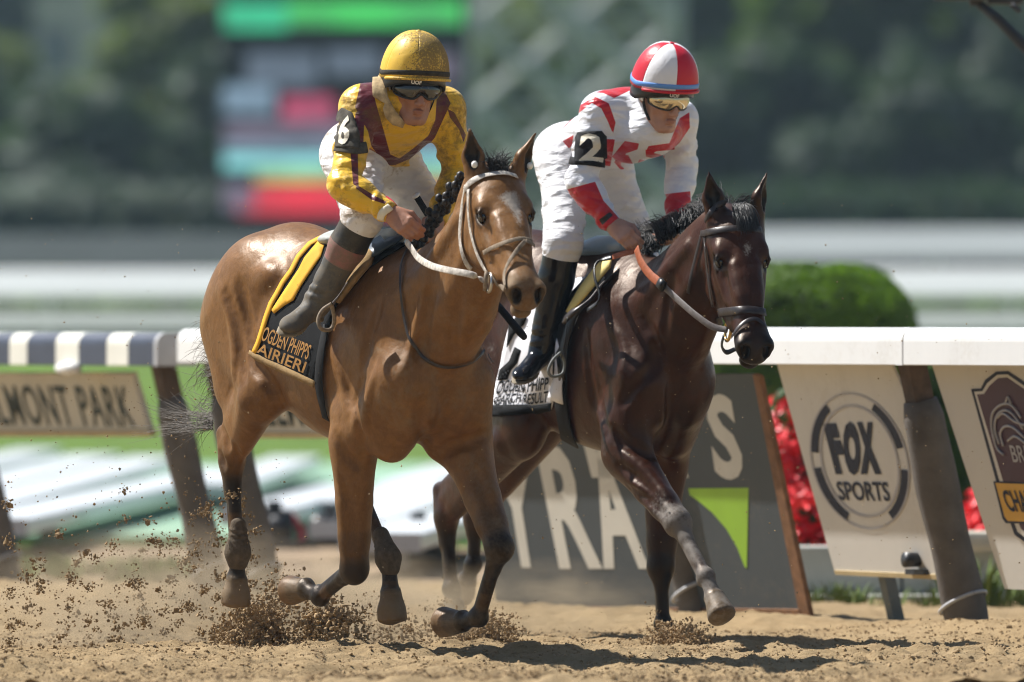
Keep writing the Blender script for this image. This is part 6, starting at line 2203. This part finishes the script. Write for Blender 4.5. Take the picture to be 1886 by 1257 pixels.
def dirt(name, parts, m=None):
    P = np.concatenate([p for p, s in parts]); S = np.concatenate([s for p, s in parts])
    return crumbs(name, P, S, m or M_CLOD, 'stuff', 1.0, len(P))


def clumps(n, box, d, seed, big=22, spread=.012, smin=.0017, smax=.0052):
    """loose clumps of granules flying through the air inside a photo box"""
    g = np.random.default_rng(seed); P = []; S = []
    for _ in range(n):
        a, b = g.random() ** box[4], g.random() ** box[5]
        u = box[0] + (box[2] - box[0]) * a; v = box[3] + (box[1] - box[3]) * b
        c = np.array(W3(u, v, d + g.normal() * .25)); m = int(1 + big * g.random() ** 3)
        sp = spread * (m / 10) ** .4 * np.array((1.2, 1, .9))
        q = smin + (smax - smin) * g.random(m) ** 1.6; off = g.standard_normal((m, 3)) * sp
        if m > 12: q[0] *= 2.6; q[1] *= 2.0; q[2] *= 1.7; off[:3] *= .5
        P.append(c + off); S.append(q)
    P = np.concatenate(P); P[:, 2] = np.maximum(P[:, 2], .004)
    return P, np.concatenate(S)


dirt('kicked_up_sand', [burst(18000, (464, 1184), (54, 62), 43.0, 1, smin=.0026, smax=.0084, pw=1.8), burst(15000, (606, 1184), (54, 56), 42.7, 2, smin=.0026, smax=.0084, pw=1.8), burst(7000, (535, 1220), (150, 26), 42.4, 3, smin=.0025, smax=.0068), burst(900, (505, 1110), (50, 66), 43.0, 4, smin=.002, smax=.007),
                        clumps(60, (410, 1080, 690, 1240, 1, 1), 42.8, 31, 26)])
dirt('kicked_up_sand', [burst(12000, (890, 1176), (52, 36), 43.6, 5, smin=.0024, smax=.0074, pw=1.8), burst(1500, (740, 1160), (90, 50), 43.4, 6, smin=.002, smax=.0065), burst(1200, (860, 1202), (120, 12), 43.0, 7, smin=.002, smax=.008), clumps(24, (690, 1100, 960, 1210, 1, 1), 43.3, 32, 16)])
dirt('kicked_up_sand', [burst(13000, (1252, 1190), (48, 32), 43.7, 8, smin=.0024, smax=.0074, pw=1.8), burst(4000, (1270, 1214), (95, 12), 43.3, 9, smin=.002, smax=.008), burst(260, (1215, 1150), (30, 24), 43.8, 10, smin=.002, smax=.005)])
M_CLOD_D = mat('backlit_sand_clods', (.24, .168, .092), .95, .4, 40, .5, 160, spec=.1)  # darker copy of the sand clods: their backlit shade is put into the colour
# clods flying back on the left
dirt('flying_clods', [clumps(170, (-20, 900, 470, 1215, 1, 1.7), 43.2, 21, 44, .0085), clumps(170, (-20, 1060, 420, 1225, 1, 1.2), 43.0, 22, 48, .009), clumps(60, (330, 900, 470, 1080, 1, 1), 43.2, 23, 44, .009),
                      burst(500, (250, 1010), (300, 190), 43.3, 24, smin=.0015, smax=.005), burst(260, (300, 780), (260, 160), 43.2, 25, smin=.0012, smax=.004)], M_CLOD_D)
# fine specks drifting everywhere round the horses
g = np.random.default_rng(99)
n = 900
u = g.uniform(0, 1886, n); v = 330 + 850 * g.random(n) ** .7; dd = g.uniform(41.0, 45.5, n)
crumbs('drifting_specks', np.stack([(u - 943) / FPX * dd, dd, CAMZ - (v - 600) / FPX * dd], 1), .0012 + .0022 * g.random(n) ** 2, M_SANDF, 'stuff', 1.0, 5)


# soft dust hanging behind the hooves
def dust(c, r, d, dens, seed):
    P = np.array(W3(*c, d)); sx, sz = r[0] / FPX * d, r[1] / FPX * d
    bm = bmesh.new(); bmesh.ops.create_icosphere(bm, subdivisions=3, radius=1)
    v = np.array([x.co[:] for x in bm.verts]); f = [tuple(x.index for x in q.verts) for q in bm.faces]; bm.free()
    b = NB('dust'); b.t.nodes.remove(b.b)
    pv = b.n('ShaderNodeVolumePrincipled'); pv.inputs['Color'].default_value = (.78, .62, .42, 1); pv.inputs['Anisotropy'].default_value = .1
    tc = b.n('ShaderNodeTexCoord')
    ln = b.n('ShaderNodeVectorMath', operation='LENGTH'); b.l(tc.outputs['Object'], ln.inputs[0])
    fall = b.math('SUBTRACT', 1.0, ln.outputs['Value'], clamp=True)
    nz = b.ramp(b.noise(2.6, 4, .6, tc.outputs['Object']), [(.38, 0.0), (.72, 1.0)])
    b.l(b.math('MULTIPLY', b.math('MULTIPLY', fall, nz), dens), pv.inputs['Density'])
    b.l(pv.outputs[0], b.out.inputs['Volume'])
    o = mesh_obj('dust', v, f, b.m)
    o.location = P; o.scale = (sx, .35, sz)
    tag(o, kind='stuff')


dust((330, 1120), (430, 170), 43.4, 11.0, 1)
dust((660, 1120), (280, 120), 43.4, 9.0, 2)
dust((1000, 1110), (280, 90), 44.8, 5.0, 3)
SC.cycles.volume_step_rate = 2.0
SC.cycles.volume_max_steps = 64
